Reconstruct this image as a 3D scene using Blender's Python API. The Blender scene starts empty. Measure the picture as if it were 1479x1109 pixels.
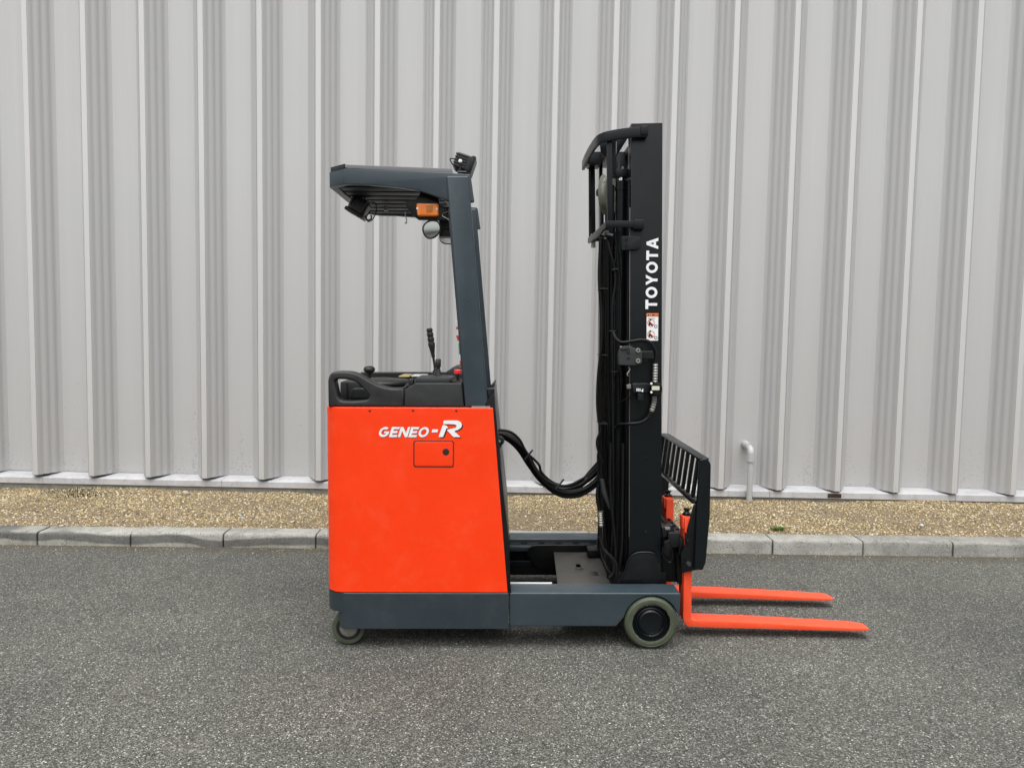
import bpy, bmesh, math, random
from mathutils import Vector, Matrix
import numpy as np
random.seed(7)
S = bpy.context.scene
COL = S.collection

# ------------------------------------------------------------------ camera
cam_data = bpy.data.cameras.new('camera')
cam = bpy.data.objects.new('camera', cam_data); COL.objects.link(cam)
cam_data.sensor_width = 36; cam_data.lens = 27.04
cam_data.clip_start = .05; cam_data.clip_end = 500
p, r = math.atan(75.5/1111), .017
fw = Vector((0, math.cos(p), -math.sin(p))); r0 = Vector((1, 0, 0)); u0 = Vector((0, math.sin(p), math.cos(p)))
R_ = r0*math.cos(r) + u0*math.sin(r); U_ = -r0*math.sin(r) + u0*math.cos(r)
m3 = Matrix((R_, U_, -fw)).transposed()
cam.matrix_world = Matrix.Translation((0, 0, 1.58)) @ m3.to_4x4()
S.camera = cam

# ------------------------------------------------------------------ sky and sun (overcast)
w = bpy.data.worlds.new('World'); S.world = w; w.use_nodes = True
nt = w.node_tree; nt.nodes.clear()
sky = nt.nodes.new('ShaderNodeTexSky'); sky.sky_type = 'NISHITA'; sky.sun_disc = False
SUN_EL, SUN_AZ = math.radians(72), math.radians(183)     # azimuth from +Y clockwise: high, behind the camera
sky.sun_elevation = SUN_EL; sky.sun_rotation = SUN_AZ
sky.air_density = 1.0; sky.dust_density = 5.0; sky.ozone_density = 1.0
hs = nt.nodes.new('ShaderNodeHueSaturation'); hs.inputs['Saturation'].default_value = .10
bg = nt.nodes.new('ShaderNodeBackground'); bg.inputs['Strength'].default_value = .115
wo = nt.nodes.new('ShaderNodeOutputWorld')
nt.links.new(sky.outputs[0], hs.inputs['Color']); nt.links.new(hs.outputs[0], bg.inputs['Color']); nt.links.new(bg.outputs[0], wo.inputs['Surface'])
sd = bpy.data.lights.new('sun', 'SUN'); sd.energy = 1.4; sd.angle = math.radians(80); sd.color = (1, .995, .99)
so = bpy.data.objects.new('sun', sd); COL.objects.link(so)
dirv = Vector((math.sin(SUN_AZ)*math.cos(SUN_EL), math.cos(SUN_AZ)*math.cos(SUN_EL), math.sin(SUN_EL)))
so.rotation_euler = dirv.to_track_quat('Z', 'Y').to_euler(); so.location = dirv*30
S.view_settings.view_transform = 'Standard'; S.view_settings.look = 'None'; S.view_settings.gamma = 1
S.view_settings.use_curve_mapping = False; S.view_settings.exposure = 0.87

# ------------------------------------------------------------------ helpers
def N(nt, t, **k):
    n = nt.nodes.new(t)
    for a, b in k.items(): setattr(n, a, b)
    return n
def ramp(nt, stops, interp='LINEAR'):
    n = nt.nodes.new('ShaderNodeValToRGB'); n.color_ramp.interpolation = interp
    e = n.color_ramp.elements
    while len(e) < len(stops): e.new(.5)
    for i, (q, c) in enumerate(stops):
        e[i].position = q; e[i].color = (*c, 1) if len(c) == 3 else c
    return n
def base_mat(name, col, rough=.5, metal=0, coat=0, spec=.5):
    m = bpy.data.materials.new(name); m.use_nodes = True
    b = m.node_tree.nodes['Principled BSDF']
    b.inputs['Base Color'].default_value = (*col, 1); b.inputs['Roughness'].default_value = rough
    b.inputs['Metallic'].default_value = metal; b.inputs['Coat Weight'].default_value = coat
    b.inputs['Specular IOR Level'].default_value = spec
    return m
def worn(name, col, rough=.5, metal=0, coat=0, var=.12, scale=6, bump=.02, spec=.5, dust=None, dust_amt=.25, rvar=.12):
    """painted or moulded surface: slight tone and gloss variation, fine bump, thin dust"""
    m = base_mat(name, col, rough, metal, coat, spec); t = m.node_tree; L = t.links
    b = t.nodes['Principled BSDF']
    tc = N(t, 'ShaderNodeTexCoord')
    n1 = N(t, 'ShaderNodeTexNoise'); n1.inputs['Scale'].default_value = scale; n1.inputs['Detail'].default_value = 8; n1.inputs['Roughness'].default_value = .6
    L.new(tc.outputs['Object'], n1.inputs['Vector'])
    lo = tuple(c*(1-var) for c in col); hi = tuple(min(1, c*(1+var)) for c in col)
    rp_ = ramp(t, [(.3, lo), (.7, hi)]); L.new(n1.outputs['Fac'], rp_.inputs['Fac'])
    out = rp_.outputs['Color']
    if dust:
        n2 = N(t, 'ShaderNodeTexNoise'); n2.inputs['Scale'].default_value = scale*2.3; n2.inputs['Detail'].default_value = 12; n2.inputs['Roughness'].default_value = .75
        L.new(tc.outputs['Object'], n2.inputs['Vector'])
        r2 = ramp(t, [(.5, (0, 0, 0)), (.8, (dust_amt,)*3)]); L.new(n2.outputs['Fac'], r2.inputs['Fac'])
        mx = N(t, 'ShaderNodeMix', data_type='RGBA'); L.new(r2.outputs['Color'], mx.inputs['Factor'])
        L.new(out, mx.inputs['A']); mx.inputs['B'].default_value = (*dust, 1); out = mx.outputs['Result']
    L.new(out, b.inputs['Base Color'])
    mr = N(t, 'ShaderNodeMapRange'); mr.inputs['From Min'].default_value = .3; mr.inputs['From Max'].default_value = .7
    mr.inputs['To Min'].default_value = max(.05, rough-rvar); mr.inputs['To Max'].default_value = min(1, rough+rvar)
    L.new(n1.outputs['Fac'], mr.inputs['Value']); L.new(mr.outputs[0], b.inputs['Roughness'])
    n3 = N(t, 'ShaderNodeTexNoise'); n3.inputs['Scale'].default_value = 140; n3.inputs['Detail'].default_value = 3
    L.new(tc.outputs['Object'], n3.inputs['Vector'])
    bp = N(t, 'ShaderNodeBump'); bp.inputs['Strength'].default_value = bump*5; bp.inputs['Distance'].default_value = .001
    L.new(n3.outputs['Fac'], bp.inputs['Height']); L.new(bp.outputs[0], b.inputs['Normal'])
    return m

ORANGE = worn('orange_paint', (.90, .045, .0045), .4, coat=.08, var=.035, scale=3, bump=.01, dust=(.9, .15, .07), dust_amt=.3, spec=.25)
ORANGE_D = worn('orange_fork_paint', (.86, .075, .022), .42, var=.05, scale=9, bump=.03, dust=(.5, .2, .12), dust_amt=.3)
SLATE = worn('slate_paint', (.030, .046, .056), .36, var=.05, scale=4, bump=.015, dust=(.2, .2, .19), dust_amt=.12)
SLATE_D = worn('slate_panel_paint', (.022, .032, .040), .45, var=.05, scale=4, dust=(.2, .2, .19), dust_amt=.1)
BLACK = worn('black_paint', (.003, .004, .005), .34, var=.1, scale=6, dust=(.05, .05, .05), dust_amt=.1, spec=.4)
MAST = worn('mast_paint', (.0035, .0055, .0072), .3, var=.08, scale=5, bump=.008, dust=(.04, .04, .04), dust_amt=.04, spec=.33, rvar=.04)
DEEP = worn('greasy_black', (.0025, .0025, .003), .45, var=.2, scale=20, dust=(.02, .018, .015), dust_amt=.15, spec=.25)
PLASTIC = worn('black_plastic', (.0125, .0135, .0135), .5, var=.08, scale=12, bump=.05, dust=(.12, .12, .11), dust_amt=.12)
PLASTIC_L = worn('grey_plastic', (.022, .024, .025), .5, var=.08, scale=12, bump=.05, dust=(.12, .12, .11), dust_amt=.1)
RUBBER = worn('hose_rubber', (.005, .005, .005), .42, var=.2, scale=30, dust=(.03, .028, .025), dust_amt=.12, spec=.25)
TYRE = worn('green_tyre', (.052, .066, .040), .6, var=.16, scale=14, bump=.06, dust=(.12, .09, .05), dust_amt=.6)
STEEL = worn('bare_steel', (.5, .49, .46), .35, metal=1, var=.15, scale=30, dust=(.2, .15, .1), dust_amt=.3)
ZINC = worn('zinc_fitting', (.3, .3, .27), .45, metal=.7, var=.15, scale=30)
DULL = worn('worn_floor_steel', (.085, .08, .072), .5, metal=.35, var=.2, scale=9, dust=(.14, .12, .1), dust_amt=.5)
WHITE = worn('white_vinyl', (.8, .82, .82), .4, var=.02)
GREYV = worn('grey_vinyl', (.16, .16, .17), .4, var=.02)
BLACKV = worn('black_vinyl', (.012, .012, .012), .4)
LABELO = worn('orange_vinyl', (.9, .22, .03), .4, var=.02)
REDV = worn('red_vinyl', (.55, .06, .04), .4)
REDB = worn('red_button', (.8, .04, .04), .35)
GREENV = worn('green_vinyl', (.03, .3, .15), .4)
YELLOWV = worn('yellow_vinyl', (.55, .42, .14), .4)
PULLEY = worn('pale_pulley', (.2, .205, .165), .5, var=.15, scale=25, dust=(.1, .09, .06), dust_amt=.4)
AMBER = base_mat('amber_lens', (.95, .24, .02), .22, coat=.4)
AMBER.node_tree.nodes['Principled BSDF'].inputs['Subsurface Weight'].default_value = .15
MIRROR = base_mat('mirror_glass', (.42, .44, .42), .12, metal=1)
ROOFP = worn('roof_bar_paint', (.014, .023, .030), .5, var=.05, scale=4, spec=.2)
COVER = worn('grey_roof_sheet', (.17, .17, .18), .5, var=.05)
PVC = worn('grey_pvc', (.42, .42, .43), .45, var=.08, scale=9, dust=(.2, .18, .16), dust_amt=.35)

def fin(o, mat, parent=None, smooth=35):
    o.data.materials.append(mat)
    if smooth:
        for q in o.data.polygons: q.use_smooth = True
        o.data.set_sharp_from_angle(angle=math.radians(smooth))
    COL.objects.link(o)
    if parent: o.parent = parent
    return o
def from_py(name, vs, fs, mat, parent=None, smooth=35):
    me = bpy.data.meshes.new(name); me.from_pydata([tuple(v) for v in vs], [], fs); me.update()
    return fin(bpy.data.objects.new(name, me), mat, parent, smooth)
class MB:
    def __init__(s): s.v, s.f = [], []
    def add(s, vs, fs):
        n = len(s.v); s.v += [tuple(v) for v in vs]; s.f += [tuple(i+n for i in f) for f in fs]; return s
    def box(s, x0, x1, y0, y1, z0, z1, shear=0, M=None):
        vs = [Vector((x + shear*(z-z0), y, z)) for z in (z0, z1) for y in (y0, y1) for x in (x0, x1)]
        if M: vs = [M @ v for v in vs]
        return s.add(vs, [(0, 2, 3, 1), (4, 5, 7, 6), (0, 1, 5, 4), (2, 6, 7, 3), (0, 4, 6, 2), (1, 3, 7, 5)])
    def tube(s, pts, r, n=8, cap=True):
        pts = [Vector(q) for q in pts]; rs = r if isinstance(r, (list, tuple)) else [r]*len(pts)
        t0 = (pts[1]-pts[0]).normalized(); a = t0.orthogonal().normalized(); rings = []
        for i, q in enumerate(pts):
            t = (pts[min(i+1, len(pts)-1)] - pts[max(i-1, 0)]).normalized()
            a = (a - t*a.dot(t)).normalized(); b = t.cross(a)
            rings.append([q + (a*math.cos(k*2*math.pi/n) + b*math.sin(k*2*math.pi/n))*rs[i] for k in range(n)])
        vs = [v for g in rings for v in g]; fs = []
        for i in range(len(rings)-1):
            for k in range(n):
                fs.append((i*n+k, i*n+(k+1) % n, (i+1)*n+(k+1) % n, (i+1)*n+k))
        if cap: fs += [tuple(range(n))[::-1], tuple((len(rings)-1)*n+k for k in range(n))]
        return s.add(vs, fs)
    def lathe(s, prof, c, n=48, axis='y', M=None):
        """prof = [(radius, offset along the axis)]"""
        vs = []; c = Vector(c)
        for (rr, h) in prof:
            for k in range(n):
                a = k*2*math.pi/n; u, v = rr*math.cos(a), rr*math.sin(a)
                q = {'y': Vector((u, h, v)), 'z': Vector((u, v, h)), 'x': Vector((h, u, v))}[axis]
                if M: q = M @ q
                vs.append(c + q)
        fs = []
        for i in range(len(prof)-1):
            for k in range(n):
                fs.append((i*n+k, i*n+(k+1) % n, (i+1)*n+(k+1) % n, (i+1)*n+k))
        return s.add(vs, fs)
    def build(s, name, mat, parent=None, smooth=35, bev=0, seg=2):
        me = bpy.data.meshes.new(name); me.from_pydata(s.v, [], s.f); me.update()
        bm = bmesh.new(); bm.from_mesh(me); bmesh.ops.recalc_face_normals(bm, faces=bm.faces)
        if bev:
            es = [e for e in bm.edges if len(e.link_faces) == 2 and e.calc_face_angle(0) > .5]
            bmesh.ops.bevel(bm, geom=es, offset=bev, segments=seg, profile=.6, affect='EDGES', clamp_overlap=True)
        bm.to_mesh(me); bm.free()
        return fin(bpy.data.objects.new(name, me), mat, parent, smooth)
def box(name, x0, x1, y0, y1, z0, z1, mat, parent=None, bev=.003, shear=0):
    return MB().box(x0, x1, y0, y1, z0, z1, shear).build(name, mat, parent, bev=bev)
def cr(pts, n=8):
    """smooth curve through points"""
    P_ = [Vector(q) for q in pts]; P_ = [P_[0]*2-P_[1]] + P_ + [P_[-1]*2-P_[-2]]; out = []
    for i in range(1, len(P_)-2):
        a, b, c, d = P_[i-1:i+3]
        for k in range(n):
            t = k/n
            out.append(.5*((2*b) + (c-a)*t + (2*a-5*b+4*c-d)*t*t + (3*b-a-3*c+d)*t**3))
    out.append(P_[-2]); return out
def rnd(pts, r=0, n=5):
    """round the corners of a polygon; a point may carry its own radius"""
    out = []; L = len(pts)
    for i in range(L):
        q = pts[i]; rr = q[2] if len(q) > 2 else r; c = Vector(q[:2])
        if rr <= 0: out.append(tuple(c)); continue
        a = Vector(pts[i-1][:2])-c; b = Vector(pts[(i+1) % L][:2])-c
        d = min(rr, a.length*.48, b.length*.48); A = c+a.normalized()*d; B = c+b.normalized()*d
        for k in range(n+1):
            t = k/n; out.append(tuple(A*(1-t)**2 + c*2*t*(1-t) + B*t*t))
    return out
def plate(name, loops, y0, y1, mat, parent=None, bev=.003, res=2, plane='xz', smooth=35):
    """flat outline (first loop) with holes, given real thickness and rounded edges"""
    cu = bpy.data.curves.new(name, 'CURVE'); cu.dimensions = '2D'; cu.fill_mode = 'BOTH'
    if loops and not isinstance(loops[0][0], (tuple, list)): loops = [loops]
    for lp in loops:
        sp = cu.splines.new('POLY'); sp.points.add(len(lp)-1)
        for i, q in enumerate(lp): sp.points[i].co = (q[0], q[1], 0, 1)
        sp.use_cyclic_u = True
    th = abs(y1-y0); bev = min(bev, th*.45)
    cu.extrude = th/2-bev; cu.bevel_depth = bev; cu.bevel_resolution = res; cu.offset = -bev
    tmp = bpy.data.objects.new(name, cu); me = bpy.data.meshes.new_from_object(tmp); bpy.data.objects.remove(tmp); bpy.data.curves.remove(cu)
    me.name = name; me.materials.clear(); yc = (y0+y1)/2
    if plane == 'xz': me.transform(Matrix(((1, 0, 0, 0), (0, 0, -1, yc), (0, 1, 0, 0), (0, 0, 0, 1))))
    elif plane == 'xy': me.transform(Matrix.Translation((0, 0, yc)))
    bm = bmesh.new(); bm.from_mesh(me); bmesh.ops.remove_doubles(bm, verts=bm.verts, dist=.00002); bm.to_mesh(me); bm.free()
    return fin(bpy.data.objects.new(name, me), mat, parent, smooth)
def tube(name, pts, r, mat, parent=None, n=8): return MB().tube(pts, r, n).build(name, mat, parent, smooth=50)
def arc(cx, cz, rad, a0, a1, n=16):
    return [(cx+rad*math.cos(math.radians(a0+(a1-a0)*k/n)), cz+rad*math.sin(math.radians(a0+(a1-a0)*k/n))) for k in range(n+1)]
def empty(name, loc, rz=0):
    o = bpy.data.objects.new(name, None); COL.objects.link(o); o.location = loc; o.rotation_euler = (0, 0, rz); o.empty_display_size = .2
    return o
def tag(o, label=None, cat=None, group=None, kind=None):
    for k, v in (('label', label), ('category', cat), ('group', group), ('kind', kind)):
        if v: o[k] = v
    return o
def dup(o, parent=None, loc=None):
    c = o.copy(); COL.objects.link(c); c.parent = parent
    if loc is not None: c.location = loc
    return c

# ------------------------------------------------------------------ ground materials
def asphalt_mat():
    m = base_mat('asphalt', (.09, .088, .085), .85); t = m.node_tree; L = t.links; b = t.nodes['Principled BSDF']
    tc = N(t, 'ShaderNodeTexCoord'); O = tc.outputs['Object']
    v = N(t, 'ShaderNodeTexVoronoi'); v.inputs['Scale'].default_value = 180; L.new(O, v.inputs['Vector'])
    sx = N(t, 'ShaderNodeSeparateColor'); L.new(v.outputs['Color'], sx.inputs[0])
    r1 = ramp(t, [(0, (.012, .0125, .012)), (.3, (.04, .041, .038)), (.62, (.115, .116, .106)), (.88, (.21, .21, .19)), (.97, (.36, .355, .32)), (1, (.75, .74, .68))])
    L.new(sx.outputs[0], r1.inputs['Fac'])
    # smaller chips between
    v2 = N(t, 'ShaderNodeTexVoronoi'); v2.inputs['Scale'].default_value = 330; L.new(O, v2.inputs['Vector'])
    s2 = N(t, 'ShaderNodeSeparateColor'); L.new(v2.outputs['Color'], s2.inputs[0])
    r2 = ramp(t, [(0, (.03, .03, .03)), (.6, (.105, .106, .098)), (1, (.24, .24, .215))]); L.new(s2.outputs[1], r2.inputs['Fac'])
    mx = N(t, 'ShaderNodeMix', data_type='RGBA'); mx.inputs['Factor'].default_value = .35
    L.new(r1.outputs[0], mx.inputs['A']); L.new(r2.outputs[0], mx.inputs['B'])
    # broad patches, faint brown stains
    n1 = N(t, 'ShaderNodeTexNoise'); n1.inputs['Scale'].default_value = .9; n1.inputs['Detail'].default_value = 6; n1.inputs['Roughness'].default_value = .6; L.new(O, n1.inputs['Vector'])
    r3 = ramp(t, [(.3, (.76, .765, .755)), (.7, (1.16, 1.15, 1.09))]); L.new(n1.outputs['Fac'], r3.inputs['Fac'])
    ml = N(t, 'ShaderNodeMix', data_type='RGBA', blend_type='MULTIPLY'); ml.inputs['Factor'].default_value = 1
    L.new(mx.outputs['Result'], ml.inputs['A']); L.new(r3.outputs[0], ml.inputs['B'])
    n2 = N(t, 'ShaderNodeTexNoise'); n2.inputs['Scale'].default_value = 2.6; n2.inputs['Detail'].default_value = 10; n2.inputs['Roughness'].default_value = .7; L.new(O, n2.inputs['Vector'])
    r4 = ramp(t, [(.55, (0, 0, 0)), (.78, (.4, .4, .4))]); L.new(n2.outputs['Fac'], r4.inputs['Fac'])
    m2 = N(t, 'ShaderNodeMix', data_type='RGBA'); L.new(r4.outputs[0], m2.inputs['Factor']); L.new(ml.outputs['Result'], m2.inputs['A']); m2.inputs['B'].default_value = (.16, .145, .11, 1)
    # brown dirt band collected along the kerb line (a real deposit, follows the kerb)
    sp = N(t, 'ShaderNodeSeparateXYZ'); L.new(O, sp.inputs[0])
    ky = N(t, 'ShaderNodeMath', operation='MULTIPLY_ADD'); L.new(sp.outputs['X'], ky.inputs[0]); ky.inputs[1].default_value = -.0168; L.new(sp.outputs['Y'], ky.inputs[2])
    n4 = N(t, 'ShaderNodeTexNoise'); n4.inputs['Scale'].default_value = 3.2; n4.inputs['Detail'].default_value = 9; n4.inputs['Roughness'].default_value = .7; L.new(O, n4.inputs['Vector'])
    ka = N(t, 'ShaderNodeMath', operation='MULTIPLY_ADD'); L.new(n4.outputs['Fac'], ka.inputs[0]); ka.inputs[1].default_value = .28; L.new(ky.outputs[0], ka.inputs[2])
    mr = N(t, 'ShaderNodeMapRange'); mr.inputs['From Min'].default_value = 5.43; mr.inputs['From Max'].default_value = 5.6; mr.inputs['To Max'].default_value = .75; L.new(ka.outputs[0], mr.inputs['Value'])
    m3_ = N(t, 'ShaderNodeMix', data_type='RGBA'); L.new(mr.outputs[0], m3_.inputs['Factor']); L.new(m2.outputs['Result'], m3_.inputs['A']); m3_.inputs['B'].default_value = (.085, .07, .05, 1)
    L.new(m3_.outputs['Result'], b.inputs['Base Color'])
    b.inputs['Specular IOR Level'].default_value = .3
    bp = N(t, 'ShaderNodeBump'); bp.inputs['Strength'].default_value = .9; bp.inputs['Distance'].default_value = .004
    iv = N(t, 'ShaderNodeMath', operation='MULTIPLY_ADD'); L.new(v.outputs['Distance'], iv.inputs[0]); iv.inputs[1].default_value = -1; L.new(sx.outputs[1], iv.inputs[2])
    L.new(iv.outputs[0], bp.inputs['Height']); L.new(bp.outputs[0], b.inputs['Normal'])
    return m
def kerb_mat():
    m = base_mat('kerb_concrete', (.3, .29, .27), .9); t = m.node_tree; L = t.links; b = t.nodes['Principled BSDF']
    tc = N(t, 'ShaderNodeTexCoord'); oi = N(t, 'ShaderNodeObjectInfo'); ge = N(t, 'ShaderNodeNewGeometry'); Pp = ge.outputs['Position']
    n1 = N(t, 'ShaderNodeTexNoise'); n1.inputs['Scale'].default_value = 5; n1.inputs['Detail'].default_value = 12; n1.inputs['Roughness'].default_value = .7; L.new(Pp, n1.inputs['Vector'])
    r1 = ramp(t, [(.3, (.2, .195, .175)), (.5, (.3, .295, .265)), (.75, (.42, .41, .375))]); L.new(n1.outputs['Fac'], r1.inputs['Fac'])
    v = N(t, 'ShaderNodeTexVoronoi'); v.inputs['Scale'].default_value = 110; L.new(Pp, v.inputs['Vector'])
    n2 = N(t, 'ShaderNodeTexNoise'); n2.inputs['Scale'].default_value = 14; L.new(Pp, n2.inputs['Vector'])
    ad = N(t, 'ShaderNodeMath', operation='MULTIPLY_ADD'); L.new(n2.outputs['Fac'], ad.inputs[0]); ad.inputs[1].default_value = -.55; L.new(v.outputs['Distance'], ad.inputs[2])
    r2 = ramp(t, [(0, (.35, .35, .35)), (.06, (1, 1, 1))]); L.new(ad.outputs[0], r2.inputs['Fac'])
    ml = N(t, 'ShaderNodeMix', data_type='RGBA', blend_type='MULTIPLY'); ml.inputs['Factor'].default_value = .9; L.new(r1.outputs[0], ml.inputs['A']); L.new(r2.outputs[0], ml.inputs['B'])
    # tide-mark stain and pale crust low on the face, per stone
    sp = N(t, 'ShaderNodeSeparateXYZ'); L.new(Pp, sp.inputs[0])
    st = N(t, 'ShaderNodeTexNoise'); st.inputs['Scale'].default_value = 1.7; st.inputs['Detail'].default_value = 3; L.new(Pp, st.inputs['Vector'])
    az = N(t, 'ShaderNodeMath', operation='MULTIPLY_ADD'); L.new(st.outputs['Fac'], az.inputs[0]); az.inputs[1].default_value = -.14; L.new(sp.outputs['Z'], az.inputs[2])
    r3 = ramp(t, [(0, (.95, .95, .9)), (.3, (.95, .94, .88)), (.38, (.36, .36, .37)), (.66, (.4, .4, .41)), (.74, (1, 1, 1))])
    mr = N(t, 'ShaderNodeMapRange'); mr.inputs['From Min'].default_value = -.1; mr.inputs['From Max'].default_value = .06; L.new(az.outputs[0], mr.inputs['Value']); L.new(mr.outputs[0], r3.inputs['Fac'])
    fx = N(t, 'ShaderNodeMapRange'); fx.inputs['From Min'].default_value = 1.0; fx.inputs['From Max'].default_value = -1.6; fx.inputs['To Min'].default_value = .15; fx.inputs['To Max'].default_value = 1.0; L.new(sp.outputs['X'], fx.inputs['Value'])
    m2 = N(t, 'ShaderNodeMix', data_type='RGBA', blend_type='MULTIPLY'); L.new(fx.outputs[0], m2.inputs['Factor']); L.new(ml.outputs['Result'], m2.inputs['A']); L.new(r3.outputs[0], m2.inputs['B'])
    # every stone its own tone
    mo = N(t, 'ShaderNodeMapRange'); mo.inputs['To Min'].default_value = .88; mo.inputs['To Max'].default_value = 1.1; L.new(oi.outputs['Random'], mo.inputs['Value'])
    m4 = N(t, 'ShaderNodeMix', data_type='RGBA', blend_type='MULTIPLY'); m4.inputs['Factor'].default_value = 1; L.new(m2.outputs['Result'], m4.inputs['A']); L.new(mo.outputs[0], m4.inputs['B'])
    L.new(m4.outputs['Result'], b.inputs['Base Color'])
    bp = N(t, 'ShaderNodeBump'); bp.inputs['Strength'].default_value = .6; bp.inputs['Distance'].default_value = .004
    n5 = N(t, 'ShaderNodeTexNoise'); n5.inputs['Scale'].default_value = 110; n5.inputs['Detail'].default_value = 6; L.new(Pp, n5.inputs['Vector'])
    a5 = N(t, 'ShaderNodeMath', operation='ADD'); L.new(n5.outputs['Fac'], a5.inputs[0]); L.new(r2.outputs[0], a5.inputs[1])
    L.new(a5.outputs[0], bp.inputs['Height']); L.new(bp.outputs[0], b.inputs['Normal'])
    return m
def cladding_mat(name='cladding_paint', dark=1.0):
    m = base_mat(name, (.5, .5, .5), .5); t = m.node_tree; L = t.links; b = t.nodes['Principled BSDF']
    ge = N(t, 'ShaderNodeNewGeometry'); Pp = ge.outputs['Position']; sp = N(t, 'ShaderNodeSeparateXYZ'); L.new(Pp, sp.inputs[0])
    mp = N(t, 'ShaderNodeMapping'); mp.inputs['Scale'].default_value = (16, 1, .25); L.new(Pp, mp.inputs['Vector'])
    n1 = N(t, 'ShaderNodeTexNoise'); n1.inputs['Scale'].default_value = 1.2; n1.inputs['Detail'].default_value = 8; n1.inputs['Roughness'].default_value = .65; L.new(mp.outputs[0], n1.inputs['Vector'])
    g = [c*dark for c in (.585, .585, .58)]; h = [c*dark for c in (.62, .62, .615)]
    r1 = ramp(t, [(.3, g), (.7, h)]); L.new(n1.outputs['Fac'], r1.inputs['Fac'])
    # faint warm and cool tints over large areas
    n0 = N(t, 'ShaderNodeTexNoise'); n0.inputs['Scale'].default_value = .9; n0.inputs['Detail'].default_value = 3; L.new(Pp, n0.inputs['Vector'])
    r0_ = ramp(t, [(.35, (1, .985, .985)), (.65, (.975, .99, .97))]); L.new(n0.outputs['Fac'], r0_.inputs['Fac'])
    m0 = N(t, 'ShaderNodeMix', data_type='RGBA', blend_type='MULTIPLY'); m0.inputs['Factor'].default_value = 1; L.new(r1.outputs[0], m0.inputs['A']); L.new(r0_.outputs[0], m0.inputs['B'])
    # splash dirt speckles and drips near the foot
    v = N(t, 'ShaderNodeTexNoise'); v.inputs['Scale'].default_value = 60; v.inputs['Detail'].default_value = 4; L.new(Pp, v.inputs['Vector'])
    mp2 = N(t, 'ShaderNodeMapping'); mp2.inputs['Scale'].default_value = (7, 1, 1.6); L.new(Pp, mp2.inputs['Vector'])
    n3 = N(t, 'ShaderNodeTexNoise'); n3.inputs['Scale'].default_value = 1; n3.inputs['Detail'].default_value = 3; L.new(mp2.outputs[0], n3.inputs['Vector'])
    zz = N(t, 'ShaderNodeMapRange'); zz.inputs['From Min'].default_value = .2; zz.inputs['From Max'].default_value = 1.3; zz.inputs['To Min'].default_value = .13; zz.inputs['To Max'].default_value = -.12; L.new(sp.outputs['Z'], zz.inputs['Value'])
    # only in the recess of the profile, where spray gathers
    rc = N(t, 'ShaderNodeMapRange'); rc.inputs['From Min'].default_value = 6.9; rc.inputs['From Max'].default_value = 6.96; L.new(sp.outputs['Y'], rc.inputs['Value'])
    a1 = N(t, 'ShaderNodeMath', operation='ADD'); L.new(v.outputs['Fac'], a1.inputs[0]); L.new(zz.outputs[0], a1.inputs[1])
    a2 = N(t, 'ShaderNodeMath', operation='MULTIPLY'); L.new(n3.outputs['Fac'], a2.inputs[0]); a2.inputs[1].default_value = .45
    a3 = N(t, 'ShaderNodeMath', operation='ADD'); L.new(a1.outputs[0], a3.inputs[0]); L.new(a2.outputs[0], a3.inputs[1])
    r3 = ramp(t, [(.93, (0, 0, 0)), (.99, (.6, .6, .6))]); L.new(a3.outputs[0], r3.inputs['Fac'])
    a4 = N(t, 'ShaderNodeMath', operation='MULTIPLY'); L.new(r3.outputs[0], a4.inputs[0]); L.new(rc.outputs[0], a4.inputs[1])
    m2 = N(t, 'ShaderNodeMix', data_type='RGBA'); L.new(a4.outputs[0], m2.inputs['Factor']); L.new(m0.outputs['Result'], m2.inputs['A']); m2.inputs['B'].default_value = (.12, .115, .1, 1)
    # flat grey mixed in, heavier low down
    rf = N(t, 'ShaderNodeMapRange'); rf.inputs['From Min'].default_value = .1; rf.inputs['From Max'].default_value = 3.2; rf.inputs['To Min'].default_value = .6; rf.inputs['To Max'].default_value = 0; L.new(sp.outputs['Z'], rf.inputs['Value'])
    m3_ = N(t, 'ShaderNodeMix', data_type='RGBA'); L.new(rf.outputs[0], m3_.inputs['Factor']); L.new(m2.outputs['Result'], m3_.inputs['A']); m3_.inputs['B'].default_value = (.395, .385, .385, 1)
    # shading painted into the colour: recess and flanks darkened, ridge left bright
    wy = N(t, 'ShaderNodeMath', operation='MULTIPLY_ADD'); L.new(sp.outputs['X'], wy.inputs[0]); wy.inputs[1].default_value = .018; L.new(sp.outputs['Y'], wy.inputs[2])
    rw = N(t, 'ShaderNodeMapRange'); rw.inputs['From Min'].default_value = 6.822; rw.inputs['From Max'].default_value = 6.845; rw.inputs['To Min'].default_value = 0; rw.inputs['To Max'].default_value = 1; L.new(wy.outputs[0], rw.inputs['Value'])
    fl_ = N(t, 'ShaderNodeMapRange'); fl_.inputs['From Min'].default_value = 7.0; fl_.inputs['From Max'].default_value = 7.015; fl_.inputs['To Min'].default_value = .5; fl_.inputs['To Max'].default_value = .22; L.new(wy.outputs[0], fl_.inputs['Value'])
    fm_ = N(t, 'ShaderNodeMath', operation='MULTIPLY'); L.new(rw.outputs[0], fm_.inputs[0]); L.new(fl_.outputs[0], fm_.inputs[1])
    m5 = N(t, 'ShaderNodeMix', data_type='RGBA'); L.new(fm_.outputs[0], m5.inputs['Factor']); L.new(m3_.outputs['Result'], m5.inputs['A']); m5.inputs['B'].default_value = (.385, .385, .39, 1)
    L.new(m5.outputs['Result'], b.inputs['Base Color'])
    bp = N(t, 'ShaderNodeBump'); bp.inputs['Strength'].default_value = .06; bp.inputs['Distance'].default_value = .002
    L.new(n1.outputs['Fac'], bp.inputs['Height']); L.new(bp.outputs[0], b.inputs['Normal'])
    b.inputs['Roughness'].default_value = .48
    return m
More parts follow.
